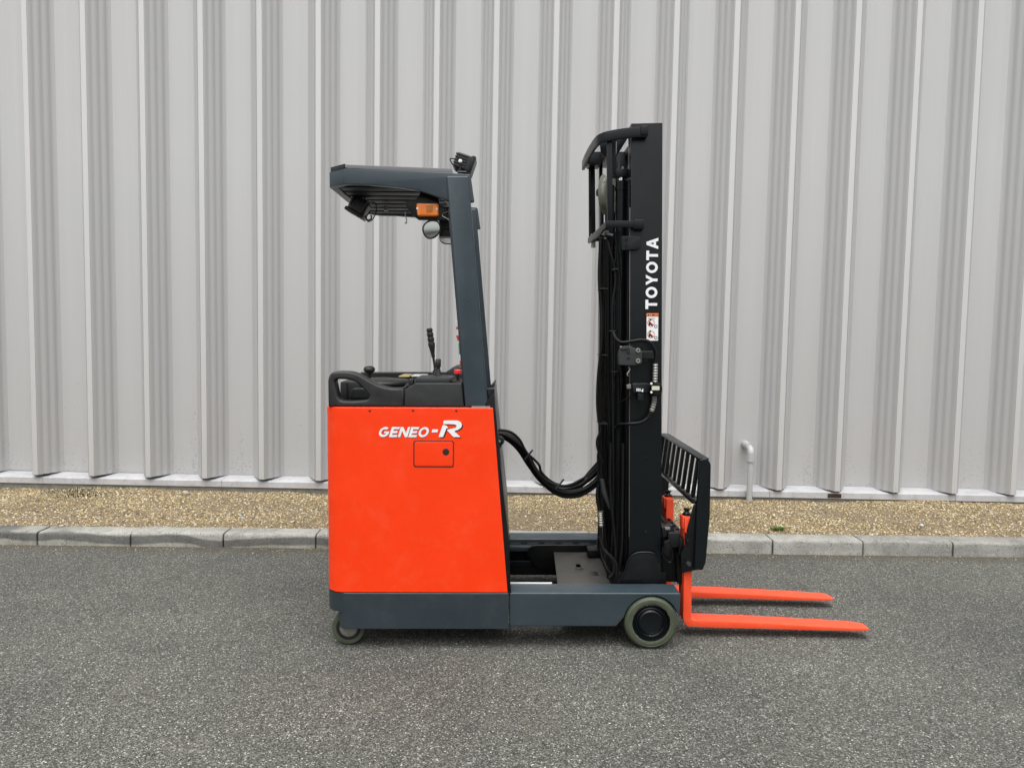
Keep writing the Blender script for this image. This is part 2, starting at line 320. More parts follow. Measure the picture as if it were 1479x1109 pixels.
ASPHALT = asphalt_mat(); KERB = kerb_mat(); CLAD = cladding_mat()
SILL = worn('sill_flashing_paint', (.47, .47, .48), .5, var=.12, scale=5, dust=(.16, .15, .13), dust_amt=.6)
CONC = worn('foundation_concrete', (.21, .2, .17), .9, var=.3, scale=14, bump=.2, dust=(.06, .065, .045), dust_amt=.8)
EARTH = worn('sandy_earth', (.17, .13, .082), .95, var=.25, scale=30, bump=.3)

# ------------------------------------------------------------------ ground
def road_z(x, y):
    f = max(0, min(1, (2.6-abs(x))/1.4)); g = max(0, min(1, (5.2-y)/.7)); f = f*f*(3-2*f); g = g*g*(3-2*g)
    return (.0115*x+.0065)*f*g
rx = [-60, -30, -15, -8, -5] + [-4+.1*k for k in range(81)] + [5, 8, 15, 30, 60]; ry = [-60, -30, -15, -5, 0] + [1+.1*k for k in range(51)] + [8, 15, 60]
rv = [(x, y, road_z(x, y)) for y in ry for x in rx]; q = len(rx)
tag(from_py('asphalt_road', rv, [(j*q+i, j*q+i+1, (j+1)*q+i+1, (j+1)*q+i) for j in range(len(ry)-1) for i in range(q-1)], ASPHALT, smooth=60), kind='structure')
KA, KR = .0168, 5.462                                  # kerb front line: y = KR + KA*x
# gravel strip: uneven earth sheet between kerb and wall
def gz(x, y): return .088 + (.014+.005*x)*min(1, max(0, y-5.8)) + .010*math.sin(x*1.7+y*2)+.007*math.sin(x*4.3-y*5+1)+.004*math.sin(x*11+y*9)
gv, gf = [], []; nx, ny = 440, 34
for j in range(ny+1):
    for i in range(nx+1):
        x = -11+22*i/nx; y0 = KR+KA*x+.12; y = y0+(7.1-y0)*j/ny
        e = min(1, (y-y0)/.15); gv.append((x, y, gz(x, y)*e + .08*(1-e) + random.uniform(-.0025, .0025)))
for j in range(ny):
    for i in range(nx):
        a = j*(nx+1)+i; gf.append((a, a+1, a+nx+2, a+nx+1))
tag(from_py('gravel_bed', gv, gf, EARTH), kind='structure')

def gravel_mat():
    m = base_mat('gravel_stone', (.4, .3, .18), .9); t = m.node_tree; L = t.links; b = t.nodes['Principled BSDF']
    at = N(t, 'ShaderNodeAttribute', attribute_name='tone')
    r1 = ramp(t, [(0, (.085, .062, .034)), (.3, (.24, .18, .09)), (.6, (.42, .325, .165)), (.86, (.62, .5, .28)), (.94, (.82, .77, .6)), (1, (.3, .29, .27))])
    L.new(at.outputs['Fac'], r1.inputs['Fac']); L.new(r1.outputs[0], b.inputs['Base Color']); return m
def pebbles(name, n, place, smin, smax, mat, seed):
    rg = np.random.default_rng(seed)
    base = np.array([(1, 0, 0), (-1, 0, 0), (0, 1, 0), (0, -1, 0), (0, 0, 1), (0, 0, -1)], float)
    tri = np.array([(0, 2, 4), (2, 1, 4), (1, 3, 4), (3, 0, 4), (2, 0, 5), (1, 2, 5), (3, 1, 5), (0, 3, 5)])
    pos = place(rg, n); s = smin+(smax-smin)*rg.random(n)**2.2
    sc = np.stack([s*rg.uniform(.7, 1.3, n), s*rg.uniform(.6, 1.1, n), s*rg.uniform(.35, .75, n)], 1)
    v = base[None]*rg.uniform(.75, 1.15, (n, 6, 1)) + rg.uniform(-.2, .2, (n, 6, 3)); v *= sc[:, None]
    a = rg.random(n)*6.283; ca, sa = np.cos(a)[:, None], np.sin(a)[:, None]
    tl = rg.uniform(-.5, .5, n)[:, None]
    x = v[..., 0]*ca-v[..., 1]*sa; y = v[..., 0]*sa+v[..., 1]*ca; z = v[..., 2]+x*tl*.6
    V = np.stack([x, y, z], -1)+pos[:, None]; V = V.reshape(-1, 3)
    Fc = (tri[None]+6*np.arange(n)[:, None, None]).reshape(-1, 3)
    me = bpy.data.meshes.new(name); me.vertices.add(len(V)); me.vertices.foreach_set('co', V.ravel())
    me.loops.add(Fc.size); me.loops.foreach_set('vertex_index', Fc.ravel().astype(np.int32))
    me.polygons.add(len(Fc)); me.polygons.foreach_set('loop_start', np.arange(0, Fc.size, 3, dtype=np.int32))
    me.update(calc_edges=True); me.validate()
    at = me.attributes.new('tone', 'FLOAT', 'POINT')
    at.data.foreach_set('value', np.repeat(rg.random(n), 6).astype(np.float32))
    o = bpy.data.objects.new(name, me); me.materials.append(mat); COL.objects.link(o); return o
GRAVEL = gravel_mat()
def in_strip(rg, n):
    x = rg.uniform(-5.6, 5.6, n); y0 = KR+KA*x+.19; y = y0+(6.9-.018*x-y0)*rg.random(n)
    z = .088 + (.014+.005*x)*np.clip(y-5.8, 0, 1) + .010*np.sin(x*1.7+y*2)+.007*np.sin(x*4.3-y*5+1)+.004*np.sin(x*11+y*9)
    e = np.minimum(1, (y-y0+.07)/.15); z = z*e+.08*(1-e)
    return np.stack([x, y, z+.001], 1)
def patchy(rg, n):
    q = in_strip(rg, int(n*1.9)); f = np.sin(q[:, 0]*1.3+2*np.sin(q[:, 1]*3))+np.sin(q[:, 0]*3.7+q[:, 1]*4)*.7
    near = np.exp(-((q[:, 1]-6.7)/.2)**2)
    keep = rg.random(len(q)) < (.42+.22*f/1.7+.4*near); q = q[keep]
    while len(q) < n: q = np.concatenate([q, q])
    return q[:n]
tag(pebbles('gravel', 90000, patchy, .0035, .012, GRAVEL, 3), kind='stuff')
def spilled(rg, n):
    x = rg.uniform(-5, 5, n); y = KR+KA*x-.005-np.abs(rg.normal(0, .07, n)); return np.stack([x, y, np.full(n, .002)], 1)
tag(pebbles('loose_grit', 1500, spilled, .002, .006, GRAVEL, 5), kind='stuff')

# ------------------------------------------------------------------ kerb: one stone after another
kerb = tag(empty('kerb', (0, KR, 0), math.atan(KA)), kind='structure')
def kerb_mesh(L_, h, seed):
    rg = random.Random(seed); prof = [(0, -.06), (.002, h-.02), (.006, h-.009), (.014, h-.002), (.03, h), (.17, h), (.185, h-.008), (.185, -.05)]
    xs = [.003, .012] + [.012+(L_-.024)*k/10 for k in range(1, 10)] + [L_-.012, L_-.003]
    vs, fs = [], []
    for i, x in enumerate(xs):
        e = .004 if i in (0, len(xs)-1) else 0
        for j, (a, b) in enumerate(prof):
            mid = .5*.19
            w_ = rg.uniform(-.0015, .0015)
            vs.append((x, a+(e if a < mid else -e)+w_, b-(e if b > 0 else 0)+rg.uniform(-.0015, .0012)))
    n = len(prof)
    for i in range(len(xs)-1):
        for j in range(n): fs.append((i*n+j, (i+1)*n+j, (i+1)*n+(j+1) % n, i*n+(j+1) % n))
    fs += [tuple(range(n)), tuple((len(xs)-1)*n+j for j in range(n))[::-1]]
    me = bpy.data.meshes.new('kerb_stone'); me.from_pydata(vs, [], fs); me.update(); me.materials.append(KERB)
    bm = bmesh.new(); bm.from_mesh(me); bmesh.ops.recalc_face_normals(bm, faces=bm.faces); bm.to_mesh(me); bm.free()
    for q in me.polygons: q.use_smooth = True
    me.set_sharp_from_angle(angle=math.radians(40))
    return me
KM = [kerb_mesh(.6565, .097 + .003*k, k) for k in range(4)]
for k in range(-13, 13):
    x = -2.052 + .6615*k
    me = KM[min(3, max(0, int((k+4)/2.5)))] if k % 3 else KM[min(3, max(0, int((k+5)/2.2)))]
    o = bpy.data.objects.new('kerb_stone', me); COL.objects.link(o); o.parent = kerb
    o.location = (x, random.uniform(-.003, .003), random.uniform(-.003, .002)); o.rotation_euler = (0, 0, random.uniform(-.004, .004))

# ------------------------------------------------------------------ warehouse wall
wall = tag(empty('warehouse_wall', (0, 7.02, 0), -.018), 'pale grey warehouse wall clad in deep corrugated metal sheets behind the forklift', 'wall')
PITCH = .51569
def clad_mesh(H_):
    # plan profile (x, depth towards the road): half recess, fluted slope, lip, ridge, lip, fluted slope, half recess
    def slope(x0, d0, x1, d1):
        out = []; n = 48; Ln = math.hypot(x1-x0, d1-d0); nx_, ny_ = -(d1-d0)/Ln, (x1-x0)/Ln
        if x1 < x0 or d1 < d0: pass
        for i in range(1, n):
            t = i/n
            g = -.0062*(.5-.5*math.cos(2*math.pi*t*3.0))**1.2
            sg = 1
            out.append((x0+(x1-x0)*t+nx_*g*sg, d0+(d1-d0)*t+abs(ny_)*g*sg))
        return out
    D = .2; a = .112; b = .112+.1225
    pr = [(0, 0), (a-.004, 0), (a, .001)] + slope(a, .001, b-.012, D-.017) + [(b-.012, D-.017), (b-.0105, D-.020), (b-.009, D-.016), (b-.003, D-.004), (b-.0015, D-.007), (b, D-.001), (b+.003, D)]
    w2 = PITCH; mid = (b + (w2-b))/2
    right = [(w2-x, d) for x, d in pr][::-1]
    pr = pr + right
    n = len(pr); vs = [(x, -d, z) for z in (.2125, H_) for x, d in pr]
    # ribs are open underneath: sheet has a folded-in edge
    fs = [(i, i+1, n+i+1, n+i) for i in range(n-1)]
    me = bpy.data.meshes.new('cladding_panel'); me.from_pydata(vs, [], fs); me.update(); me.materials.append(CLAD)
    for q in me.polygons: q.use_smooth = True
    me.set_sharp_from_angle(angle=math.radians(28))
    return me
cm = clad_mesh(8.6)
XR0 = -4.3289                                       # left edge of one ridge
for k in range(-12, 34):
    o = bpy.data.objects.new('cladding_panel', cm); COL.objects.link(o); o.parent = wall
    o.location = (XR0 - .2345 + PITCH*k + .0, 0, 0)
xa = XR0-.2345+PITCH*-12; xb = XR0-.2345+PITCH*34
# backing wall, foundation strip and drip flashing
box('backing_wall', xa, xb, .02, .3, .0, 8.6, CONC, wall, 0)
box('parapet_cap', xa-.05, xb+.05, -.26, .35, 8.6, 8.72, SILL, wall, .005)
MB().add([(xa, -.150, -.1), (xb, -.150, -.1), (xb, .019, -.1), (xa, .019, -.1), (xa, -.150, .136+.0015*xa), (xb, -.150, .136+.0015*xb), (xb, .019, .136+.0015*xb), (xa, .019, .136+.0015*xa)], [(0, 1, 5, 4), (4, 5, 6, 7), (2, 3, 7, 6), (0, 3, 2, 1), (1, 2, 6, 5), (0, 4, 7, 3)]).build('foundation', CONC, wall)
def sill(x0, x1):
    pr = [(-.004, .2155), (-.160, .1895), (-.165, .187), (-.165, .1355), (-.161, .133), (-.12, .134)]
    n = len(pr); vs = [(x, a, b+.0015*x) for x in (x0, x1) for a, b in pr]
    return from_py('sill_flashing', vs, [(i, n+i, n+i+1, i+1) for i in range(n-1)], SILL, wall, 20)
js = [xa, -6.1, -4.26, -2.62, -.95, .73, 2.33, 3.98, 5.6, 7.3, xb]
for a_, b_ in zip(js, js[1:]): sill(a_+.0015, b_-.0015)
# rust patch where the flashing is broken away
MB().box(2.845, 2.965, -.171, -.166, .148, .184).build('rust_patch', worn('rust', (.045, .022, .015), .9, var=.4, scale=40), wall, bev=.002)

# drain pipe out of the cladding
dp = tag(empty('drain_pipe', (2.10, 6.785, .09)), 'thin grey plastic drain pipe with elbow rising from gravel beside the wall', 'pipe')
px_, py_ = .035, 0
MB().tube([(px_, py_, .02), (px_, py_, .42)], .026, 20).build('pipe', PVC, dp)
MB().lathe([(.0285, .372), (.034, .374), (.034, .395), (.032, .397), (.034, .399), (.034, .43), (.029, .432)], (px_, py_, 0), 20, 'z').build('socket', PVC, dp)
MB().tube(cr([(px_, py_, .42), (px_, py_, .452), (px_, py_+.022, .484), (px_, py_+.06, .497)], 6), .030, 16).build('elbow', PVC, dp)
MB().tube([(px_, py_+.045, .496), (px_, py_+.062, .498), (px_, py_+.2, .502)], .034, 16).build('wall_spigot', PVC, dp)

# ------------------------------------------------------------------ small things on the gravel
STONE = worn('pale_stone', (.42, .38, .3), .9, var=.3, scale=30, bump=.2)
def rock(name, x, y, z, s, label, seed, mat=STONE):
    bm = bmesh.new(); bmesh.ops.create_icosphere(bm, subdivisions=2, radius=1); rg = random.Random(seed)
    k = [Vector((rg.uniform(-1, 1), rg.uniform(-1, 1), rg.uniform(-1, 1))).normalized() for _ in range(9)]
    for v in bm.verts:
        f = 1.0
        for q in k: f = min(f, .72/max(.001, v.co.normalized().dot(q)) if v.co.normalized().dot(q) > .3 else 9)
        v.co = v.co.normalized()*min(1, f); v.co = Vector((v.co.x*s*1.3, v.co.y*s, v.co.z*s*.9))
    me = bpy.data.meshes.new(name); bm.to_mesh(me); bm.free()
    o = fin(bpy.data.objects.new(name, me), mat, None, 25); o.location = (x, y, z); return tag(o, label, 'stone')
rock('stone', *(-2.8756, 6.7311), .105, .028, 'pale rounded stone against the wall foot left of the forklift', 4)
rock('stone', *(3.0041, 6.8793), .105, .03, 'jagged tan stone below the rusty flashing right of the forks', 8)
rock('stone', *(-2.0785, 5.8933), .1, .018, 'small grey stone on the gravel near the kerb left of the forklift', 12, worn('grey_stone', (.3, .31, .33), .8, var=.2, scale=40))
LEAF = worn('weed_leaf', (.07, .13, .02), .6, var=.3, scale=60)
LEAF2 = worn('dark_moss_leaf', (.035, .05, .025), .7, var=.4, scale=60)
def weed(x, y, z, rx, hgt, n, label, mat, seed, cat='weed'):
    rg = random.Random(seed); mb = MB()
    for i in range(n):
        a = rg.uniform(0, 6.28); rr = rg.random()**.6*rx*.5; bx, by = rr*math.cos(a), rr*.6*math.sin(a)
        l = hgt*rg.uniform(.5, 1); ln = rg.uniform(.3, 1.1); wd = rg.uniform(.0015, .004)
        d = Vector((math.cos(a), math.sin(a)*.7, 0)); s_ = Vector((-d.y, d.x, 0))*wd; b0 = Vector((bx, by, 0))
        m1 = b0+d*l*.4*ln+Vector((0, 0, l*.7)); m2 = b0+d*l*ln+Vector((0, 0, l*rg.uniform(.5, 1)))
        mb.add([b0-s_, b0+s_, m1+s_*1.3, m1-s_*1.3, m2], [(0, 1, 2, 3), (3, 2, 4)])
    o = mb.build('weed', mat, None, smooth=0); o.location = (x, y, z); return tag(o, label, cat)
weed(*(2.0599, 5.8109), .096, .10, .035, 110, 'bright green weed tuft at the kerb just right of the backrest', LEAF, 1)
weed(*(3.5879, 6.6431), .098, .05, .028, 30, 'tiny green weed on the gravel right of the rusty flashing', LEAF, 2)
weed(*(-3.8036, 6.6793), .098, .62, .03, 260, 'low dark creeping weed along the wall foot at far left', LEAF2, 3)['kind'] = 'stuff'
foil = rock('litter', *(3.2575, 5.9968), .108, .016, 'crumpled pale blue scrap lying on the gravel behind the kerb', 21, worn('crumpled_plastic', (.45, .52, .58), .35, var=.3, scale=60))
foil['category'] = 'litter'
box_ = None

# ================================================================== FORKLIFT
T = tag(empty('forklift', (0, 3.72, .0065), .012), 'orange and slate reach forklift with black mast parked side-on by the kerb', 'forklift')

T.rotation_mode = 'XYZ'; T.rotation_euler = (0, -.0115, .012)      # the yard slopes slightly

# ---- body shell (orange), rounded at the rear corners, leaning front edge
def body_ring(z, xf, inset=0, xr=-.8985, ya=0, yb=1.12, rad=.09, xi=None):
    o = []
    x0 = xr+inset; y0 = ya+inset; y1 = yb-inset
    o.append((xf, y0))
    o.append((x0+rad, y0))
    for k in range(1, 9):
        a = math.pi*1.5 - k/8*math.pi/2
        o.append((x0+rad+rad*math.cos(a), y0+rad+rad*math.sin(a)))
    for k in range(0, 9):
        a = math.pi - k/8*math.pi/2
        o.append((x0+rad+rad*math.cos(a), y1-rad+rad*math.sin(a)))
    o.append((xf, y1))
    return [(x, y, z) for x, y in o]
def ring_shell(name, zs, mat, parent, cap=True, inset=0, smooth=30, **k):
    rings = [body_ring(z, xf, ins, **k) for z, xf, ins in zs]
    n = len(rings[0]); vs = [v for g in rings for v in g]; fs = []
    for i in range(len(rings)-1):
        for j in range(n): fs.append((i*n+j, i*n+(j+1) % n, (i+1)*n+(j+1) % n, (i+1)*n+j))
    fs += [tuple(range(n))[::-1], tuple((len(rings)-1)*n+j for j in range(n))]
    return from_py(name, vs, fs, mat, parent, smooth)
XB, XT = -.0014, -.0766
body = ring_shell('body_cover', [(.288, XB-.001, .003), (.291, XB, 0), (1.200, XT, 0), (1.2035, XT-.002, .003)], ORANGE, T, yb=.62)
# side of the far half of the truck
ring_shell('operator_cover', [(.288, XB-.002, .003), (.98, XB-.05, .003)], SLATE_D, T, ya=.625, yb=1.12, rad=.07, xr=-.89)
ring_shell('chassis', [(.105, .000, .006), (.108, .003, .002), (.284, .003, .002), (.2865, .003, .004)], SLATE_D, T, xr=-.838, ya=-.006, yb=1.12, rad=.035)
plate('chassis_skirt', rnd([(-0.8766, 0.2739), (-0.7271, 0.2742), (-0.728, 0.1591), (-0.8404, 0.159, 0.01), (-0.8436, 0.1834), (-0.8775, 0.1938)], 0), .06, .1, SLATE_D, T, .002)
ring_shell('rear_skirt', [(.190, -.79, .004), (.193, -.79, 0), (.2855, -.79, 0)], SLATE_D, T, ya=-.0025, yb=1.115, rad=.09, xr=-.898)
# seam between chassis and arm is the 3 mm step of the two boxes; front face plate, black
plate('front_plate', [(-0.1183, 1.2227), (-0.0742, 1.2776), (-0.0601, 1.1476), (-0.035, 0.8859), (0.0009, 0.5727), (0.0163, 0.27), (-0.1154, 0.2698)], .012, 1.1, BLACK, T, .003)
plate('front_bracket', rnd([(-0.1081, 1.2952), (-0.0708, 1.2954), (-0.0634, 1.1624), (-0.1042, 1.1622)], .002), .03, .09, BLACK, T, .002)
for q in ((-0.0806, 0.028, 1.2555), ): MB().lathe([(0, -.004), (.005, -.004), (.005, 0)], q, 12).build('bolt', STEEL, T)
# three rivets
for q in ((-0.6741, 0, 1.1861), (-0.4645, 0, 1.1887), (-0.2547, 0, 1.1879)):
    MB().lathe([(0, -.0012), (.0052, -.0008), (.006, 0.001)], q, 14).build('rivet_hole', BLACKV, body)
# access lid with recessed seam: dark seam ring let into the panel, lid proud inside it
lid_o = rnd([(-0.4633, 1.0432), (-0.2647, 1.0423), (-0.2664, 0.9113), (-0.4637, 0.9123)], .014)
lid_i = rnd([(-0.4576, 1.0375), (-0.2701, 1.0372), (-0.2714, 0.9167), (-0.458, 0.9174)], .012)
SEAM = worn('seam_shadow_gap', (.10, .008, .004), .8)
plate('lid_seam', [lid_o, lid_i], -.0012, .002, SEAM, body, .0004)
lid = plate('access_lid', lid_i, -.0022, .002, ORANGE, body, .0012)
hq = (-0.305, -0.002, 0.9881)
MB().lathe([(.0168, .0), (.0165, -.0010), (.0145, -.0012), (0, -.0012)], hq, 28).build('finger_hole', worn('dark_hole', (.02, .012, .01), .5), lid)
MB().lathe([(0, -.0016), (.007, -.0014), (.007, 0)], (hq[0]+.003, hq[1], hq[2]-.001), 14).build('lock', BLACKV, lid)

# ---- lettering
def L_T(w_=.86, t=.24): return [[(0, 1), (w_, 1), (w_, 1-t), (w_/2+t/2, 1-t), (w_/2+t/2, 0), (w_/2-t/2, 0), (w_/2-t/2, 1-t), (0, 1-t)]], w_
def L_O(w_=1.02, t=.24, n=36):
    o = [(w_/2+w_/2*math.cos(a*6.2832/n), .5+.5*math.sin(a*6.2832/n)) for a in range(n)]
    i = [(w_/2+(w_/2-t)*math.cos(a*6.2832/n), .5+(.5-t*.92)*math.sin(a*6.2832/n)) for a in range(n)]
    return [o, i], w_
def L_Y(): return [[(0, 1), (.29, 1), (.48, .62), (.67, 1), (.96, 1), (.61, .4), (.61, 0), (.35, 0), (.35, .4)]], .96
def L_A(): return [[(0, 0), (.37, 1), (.65, 1), (1.02, 0), (.74, 0), (.68, .19), (.34, .19), (.28, 0)], [(.41, .39), (.61, .39), (.51, .7)]], 1.02
def L_E(w_=.84, t=.21): return [[(0, 0), (0, 1), (w_, 1), (w_, 1-t), (t*1.2, 1-t), (t*1.2, .5+t/2), (w_*.9, .5+t/2), (w_*.9, .5-t/2), (t*1.2, .5-t/2), (t*1.2, t), (w_, t), (w_, 0)]], w_
def L_N(): return [[(0, 0), (0, 1), (.24, 1), (.72, .38), (.72, 1), (.96, 1), (.96, 0), (.72, 0), (.24, .62), (.24, 0)]], .96
def L_G(n=22):
    t = .22; W_ = 1.04; out = []
    for k in range(n+1):
        a = math.radians(52+(340-52)*k/n); out.append((W_/2+W_/2*math.cos(a), .5+.5*math.sin(a)))
    out += [(W_*.985, .56), (W_*.5, .56), (W_*.5, .38), (W_*.72, .38)]
    for k in range(n+1):
        a = math.radians(322-(322-56)*k/n); out.append((W_/2+(W_/2-t)*math.cos(a), .5+(.5-t)*math.sin(a)))
    return [out], W_
def letters(name, seq, m, y0, y1, mat, parent, gap=.14, grow=0):
    """seq of glyphs; m maps glyph units (u, v) -> (x, z)"""
    x = 0; obs = []
    for g in seq:
        if isinstance(g, float): x += g; continue
        lp, w_ = g
        o = plate(name, [[m(x+u, v) for u, v in l] for l in lp], y0, y1, mat, None, .0002, res=0, smooth=0); obs.append(o); x += w_+gap
    bm = bmesh.new()
    for o in obs: bm.from_mesh(o.data)
    for o in obs:
        me = o.data; bpy.data.objects.remove(o); bpy.data.meshes.remove(me)
    if grow:
        pass
    me = bpy.data.meshes.new(name); bm.to_mesh(me); bm.free()
    return fin(bpy.data.objects.new(name, me), mat, parent, 0), x-gap
# body lettering: slanted white word with a grey edge, and the big R with a black shadow
bx0, bz0 = -0.6363, 1.0595; hh = 1.1088-1.0597; ww = -0.3825--0.6363
seq = [L_G(), L_E(.8), L_N(), L_E(.8), L_O(1.0, .22)]; tot = 1.04+.8+.96+.8+1.0+.1*4; kx = (ww-.28*hh)/tot
letters('lettering', seq, lambda u, v: (bx0+u*kx+v*hh*.30+.0025, bz0+v*hh-.0022), -.0006, .001, GREYV, body, gap=.1)
letters('lettering', seq, lambda u, v: (bx0+u*kx+v*hh*.30, bz0+v*hh), -.0014, -.0006, WHITE, body, gap=.1)
dh = [(-0.3714, 1.0978), (-0.3428, 1.0979), (-0.3462, 1.0833), (-0.3747, 1.0832)]
plate('lettering', [(a+.002, b-.002) for a, b in dh], -.0006, .001, GREYV, body, .0002, smooth=0); plate('lettering', dh, -.0014, -.0006, WHITE, body, .0002, smooth=0)
R_out = [(-0.3152, 1.1414), (-0.2513, 1.1423), (-0.2345, 1.1356), (-0.2268, 1.1238), (-0.2294, 1.1086), (-0.2446, 1.0966), (-0.2647, 1.0898), (-0.2344, 1.0611), (-0.2681, 1.0609), (-0.3018, 1.0964), (-0.2748, 1.1016), (-0.2563, 1.1068), (-0.2513, 1.1169), (-0.2614, 1.1226), (-0.2883, 1.1242), (-0.3186, 1.1241)]
R_leg = [(-0.3202, 1.12), (-0.3034, 1.1177), (-0.2917, 1.1032), (-0.3017, 1.1049), (-0.3186, 1.0607), (-0.3405, 1.0607)]
for dx, dz, ya, yb_, mt in ((.0055, -.0048, -.0008, .001, BLACKV), (0, 0, -.0022, -.0008, WHITE)):
    for sh in (R_out, R_leg): plate('lettering', [(a+dx, b+dz) for a, b in rnd(sh, .004, 3)], ya, yb_, mt, body, .0002, smooth=0)

# ---- reach arms
wc = (.714, .0, .1337)
arm_top = .2853
def arm_outline():
    pts = [(.012, .122), X_arm0, ]
    return pts
axr = .858
def make_arm(y0, y1, name='reach_arm'):
    a = arc(wc[0], wc[2], .1385, 168, 20, 22)
    o = [(.009, .116, .004), (0.5388, .116, .004)] + a + [(axr-.004, .165, .004), (axr, arm_top, .012), (.009, arm_top, .012)]
    return plate(name, rnd(o, 0), y0, y1, SLATE, T, .0055, res=4, smooth=50)
arm = make_arm(.006, .150); make_arm(1.0, 1.150)
for y0, y1 in ((.150, .19), (.96, 1.0)): box('arm_inner_rail', .02, .86, y0, y1, .125, .262, DEEP, T, .003)
box('wheel_housing', .56, .845, .128, .149, .13, .28, DEEP, T, .002)
box('rail_strip', -0.0006, 0.2276, .151, .158, .274, .2895, WHITE, T, .001)  # bright reflection along the rail top, put in as white colour
# far arm's inside: slotted channel
mb = MB(); x = .03
mb.box(.0, .56, .90, .955, .235, .262); mb.build('guide_rail', SLATE_D, T, bev=.003)
for k in range(6): MB().box(.02+k*.107, .088+k*.107, .952, .998, .262, .2665).build('rail_slot', BLACKV, T, bev=.001)
box('lower_rail', -.02, .55, .86, .96, .10, .16, DEEP, T, .004); box('rail_lip', -.02, .18, .85, .87, .155, .19, MAST, T, .004)

# ---- load wheels
def wheel(c, rad, wd, side):
    s_ = -1 if side == 'near' else 1
    ti = [(.70, 0), (.715, -.006), (.80, -.010), (.86, -.0075), (.875, -.009), (.93, -.005), (.985, .006), (1, .018)]
    prof = [(rad*a, h) for a, h in ti] + [(rad, wd-.018), (rad*.985, wd-.006), (rad*.9, wd), (rad*.7, wd)]
    prof = [(a, h*(-s_) if side != 'near' else h) for a, h in prof]
    ty = MB().lathe(prof, c, 72).build('tyre', TYRE, WH, smooth=50)
    rp = [(.715, .003), (.70, -.001), (.672, -.004), (.655, .004), (.62, .014), (.60, .0145), (.55, .006), (.53, .005), (.50, .009), (.485, .010), (.43, .0), (.415, -.001), (.40, .006), (.2, .009), (0, .010)]
    if side == 'near':
        rgw = random.Random(5); mbw = MB()
        for k in range(46):
            a0 = k*2*math.pi/46; da = rgw.uniform(.04, .13); r1 = rad*rgw.uniform(.700, .716); r2 = r1+rad*rgw.uniform(.008, .03)
            if rgw.random() < .3: continue
            vv = [(c[0]+q_*math.cos(t_), c[1]-.0065, c[2]+q_*math.sin(t_)) for q_, t_ in ((r1, a0), (r2, a0+.02), (r2*.995, a0+da), (r1, a0+da))]
            mbw.add(vv+[(x_, y_+.008, z_) for x_, y_, z_ in vv], [(0, 1, 2, 3), (0, 4, 5, 1), (1, 5, 6, 2), (2, 6, 7, 3), (3, 7, 4, 0)])
        tw = mbw.build('torn_edge', worn('torn_rubber', (.16, .14, .11), .8, var=.5, scale=60), WH, smooth=0); tw['kind'] = 'stuff'
    prof = [(rad*a, h if side == 'near' else -h) for a, h in rp]
    MB().lathe(prof, c, 64).build('rim', MAST, WH, smooth=40)
    return ty
WH = empty('load_wheel', (0, 0, 0)); WH.parent = T
wheel((wc[0], .008, wc[2]), .1337, .112, 'near')
MB().lathe([(0, -.002), (.0035, -.0015), (.004, .006)], (wc[0]-.003, .017, wc[2]-.068), 10).build('grease_nipple', STEEL, WH)
WH = empty('load_wheel', (0, 0, 0)); WH.parent = T
wheel((wc[0], 1.14, wc[2]), .1337, -.112, 'far')

# ---- rear castor
WH = empty('castor_wheel', (0, 0, 0)); WH.parent = T
cc = (-.798, .055, .0865)
MB().lathe([(.058, 0), (.062, -.004), (.078, -.003), (.085, .008), (.085, .05), (.078, .06), (.05, .06)], cc, 48).build('tyre', TYRE, WH)
MB().lathe([(.060, .001), (.056, -.006), (.050, -.006), (.047, .004)], cc, 40).build('rim', BLACKV, WH)
MB().lathe([(.0475, .004), (.04, -.002), (0, -.004)], cc, 32).build('hub_plate', worn('hub_grey', (.2, .2, .18), .6, dust=(.15, .13, .1), dust_amt=.4), WH)
MB().lathe([(0, -.009), (.006, -.009), (.007, -.002)], (cc[0]-.002, cc[1], cc[2]-.034), 10).build('bolt', STEEL, WH)
plate('castor_fork', [(-0.8535, 0.1407), (-0.7423, 0.1409), (-0.7497, 0.0873), (-0.847, 0.0872)], .12, .135, SLATE_D, WH, .002)
box('drive_unit', -.45, -.15, .45, .75, .02, .13, DEEP, T, .02)

# ---- rear plastic arm guard with the hand hole
outer = rnd([(-0.8775, 1.2043), (-0.8784, 1.3408, 0.03), (-0.8623, 1.3728, 0.02), (-0.8255, 1.377, 0.02), (-0.7686, 1.3756, 0.05), (-0.7285, 1.3641, 0.05), (-0.6818, 1.335, 0.06), (-0.635, 1.3097, 0.08), (-0.5814, 1.2957, 0.08), (-0.5109, 1.2944), (-0.5113, 1.2059)], 0)
hole = rnd([(-0.8477, 1.3325, 0.012), (-0.8292, 1.3394, 0.02), (-0.7823, 1.3379, 0.04), (-0.7422, 1.3263, 0.05), (-0.7056, 1.2945, 0.05), (-0.6756, 1.2575, 0.014), (-0.6858, 1.2389, 0.02), (-0.7497, 1.2319, 0.02), (-0.8269, 1.2332, 0.03)], 0)
guard = plate('arm_guard', [outer, hole], .012, .10, PLASTIC, T, .011, res=4, smooth=60)
box('armrest_box', -0.8454, -0.6411, .19, .36, 1.212, 1.3154, PLASTIC, T, .012)
box('armrest_cap', -0.856, -0.819, .18, .37, 1.214, 1.3189-.002, PLASTIC, T, .012)
box('deck_plate', -0.8768, -0.154, .02, .60, 1.2045, 1.2075, SLATE, T, .001)
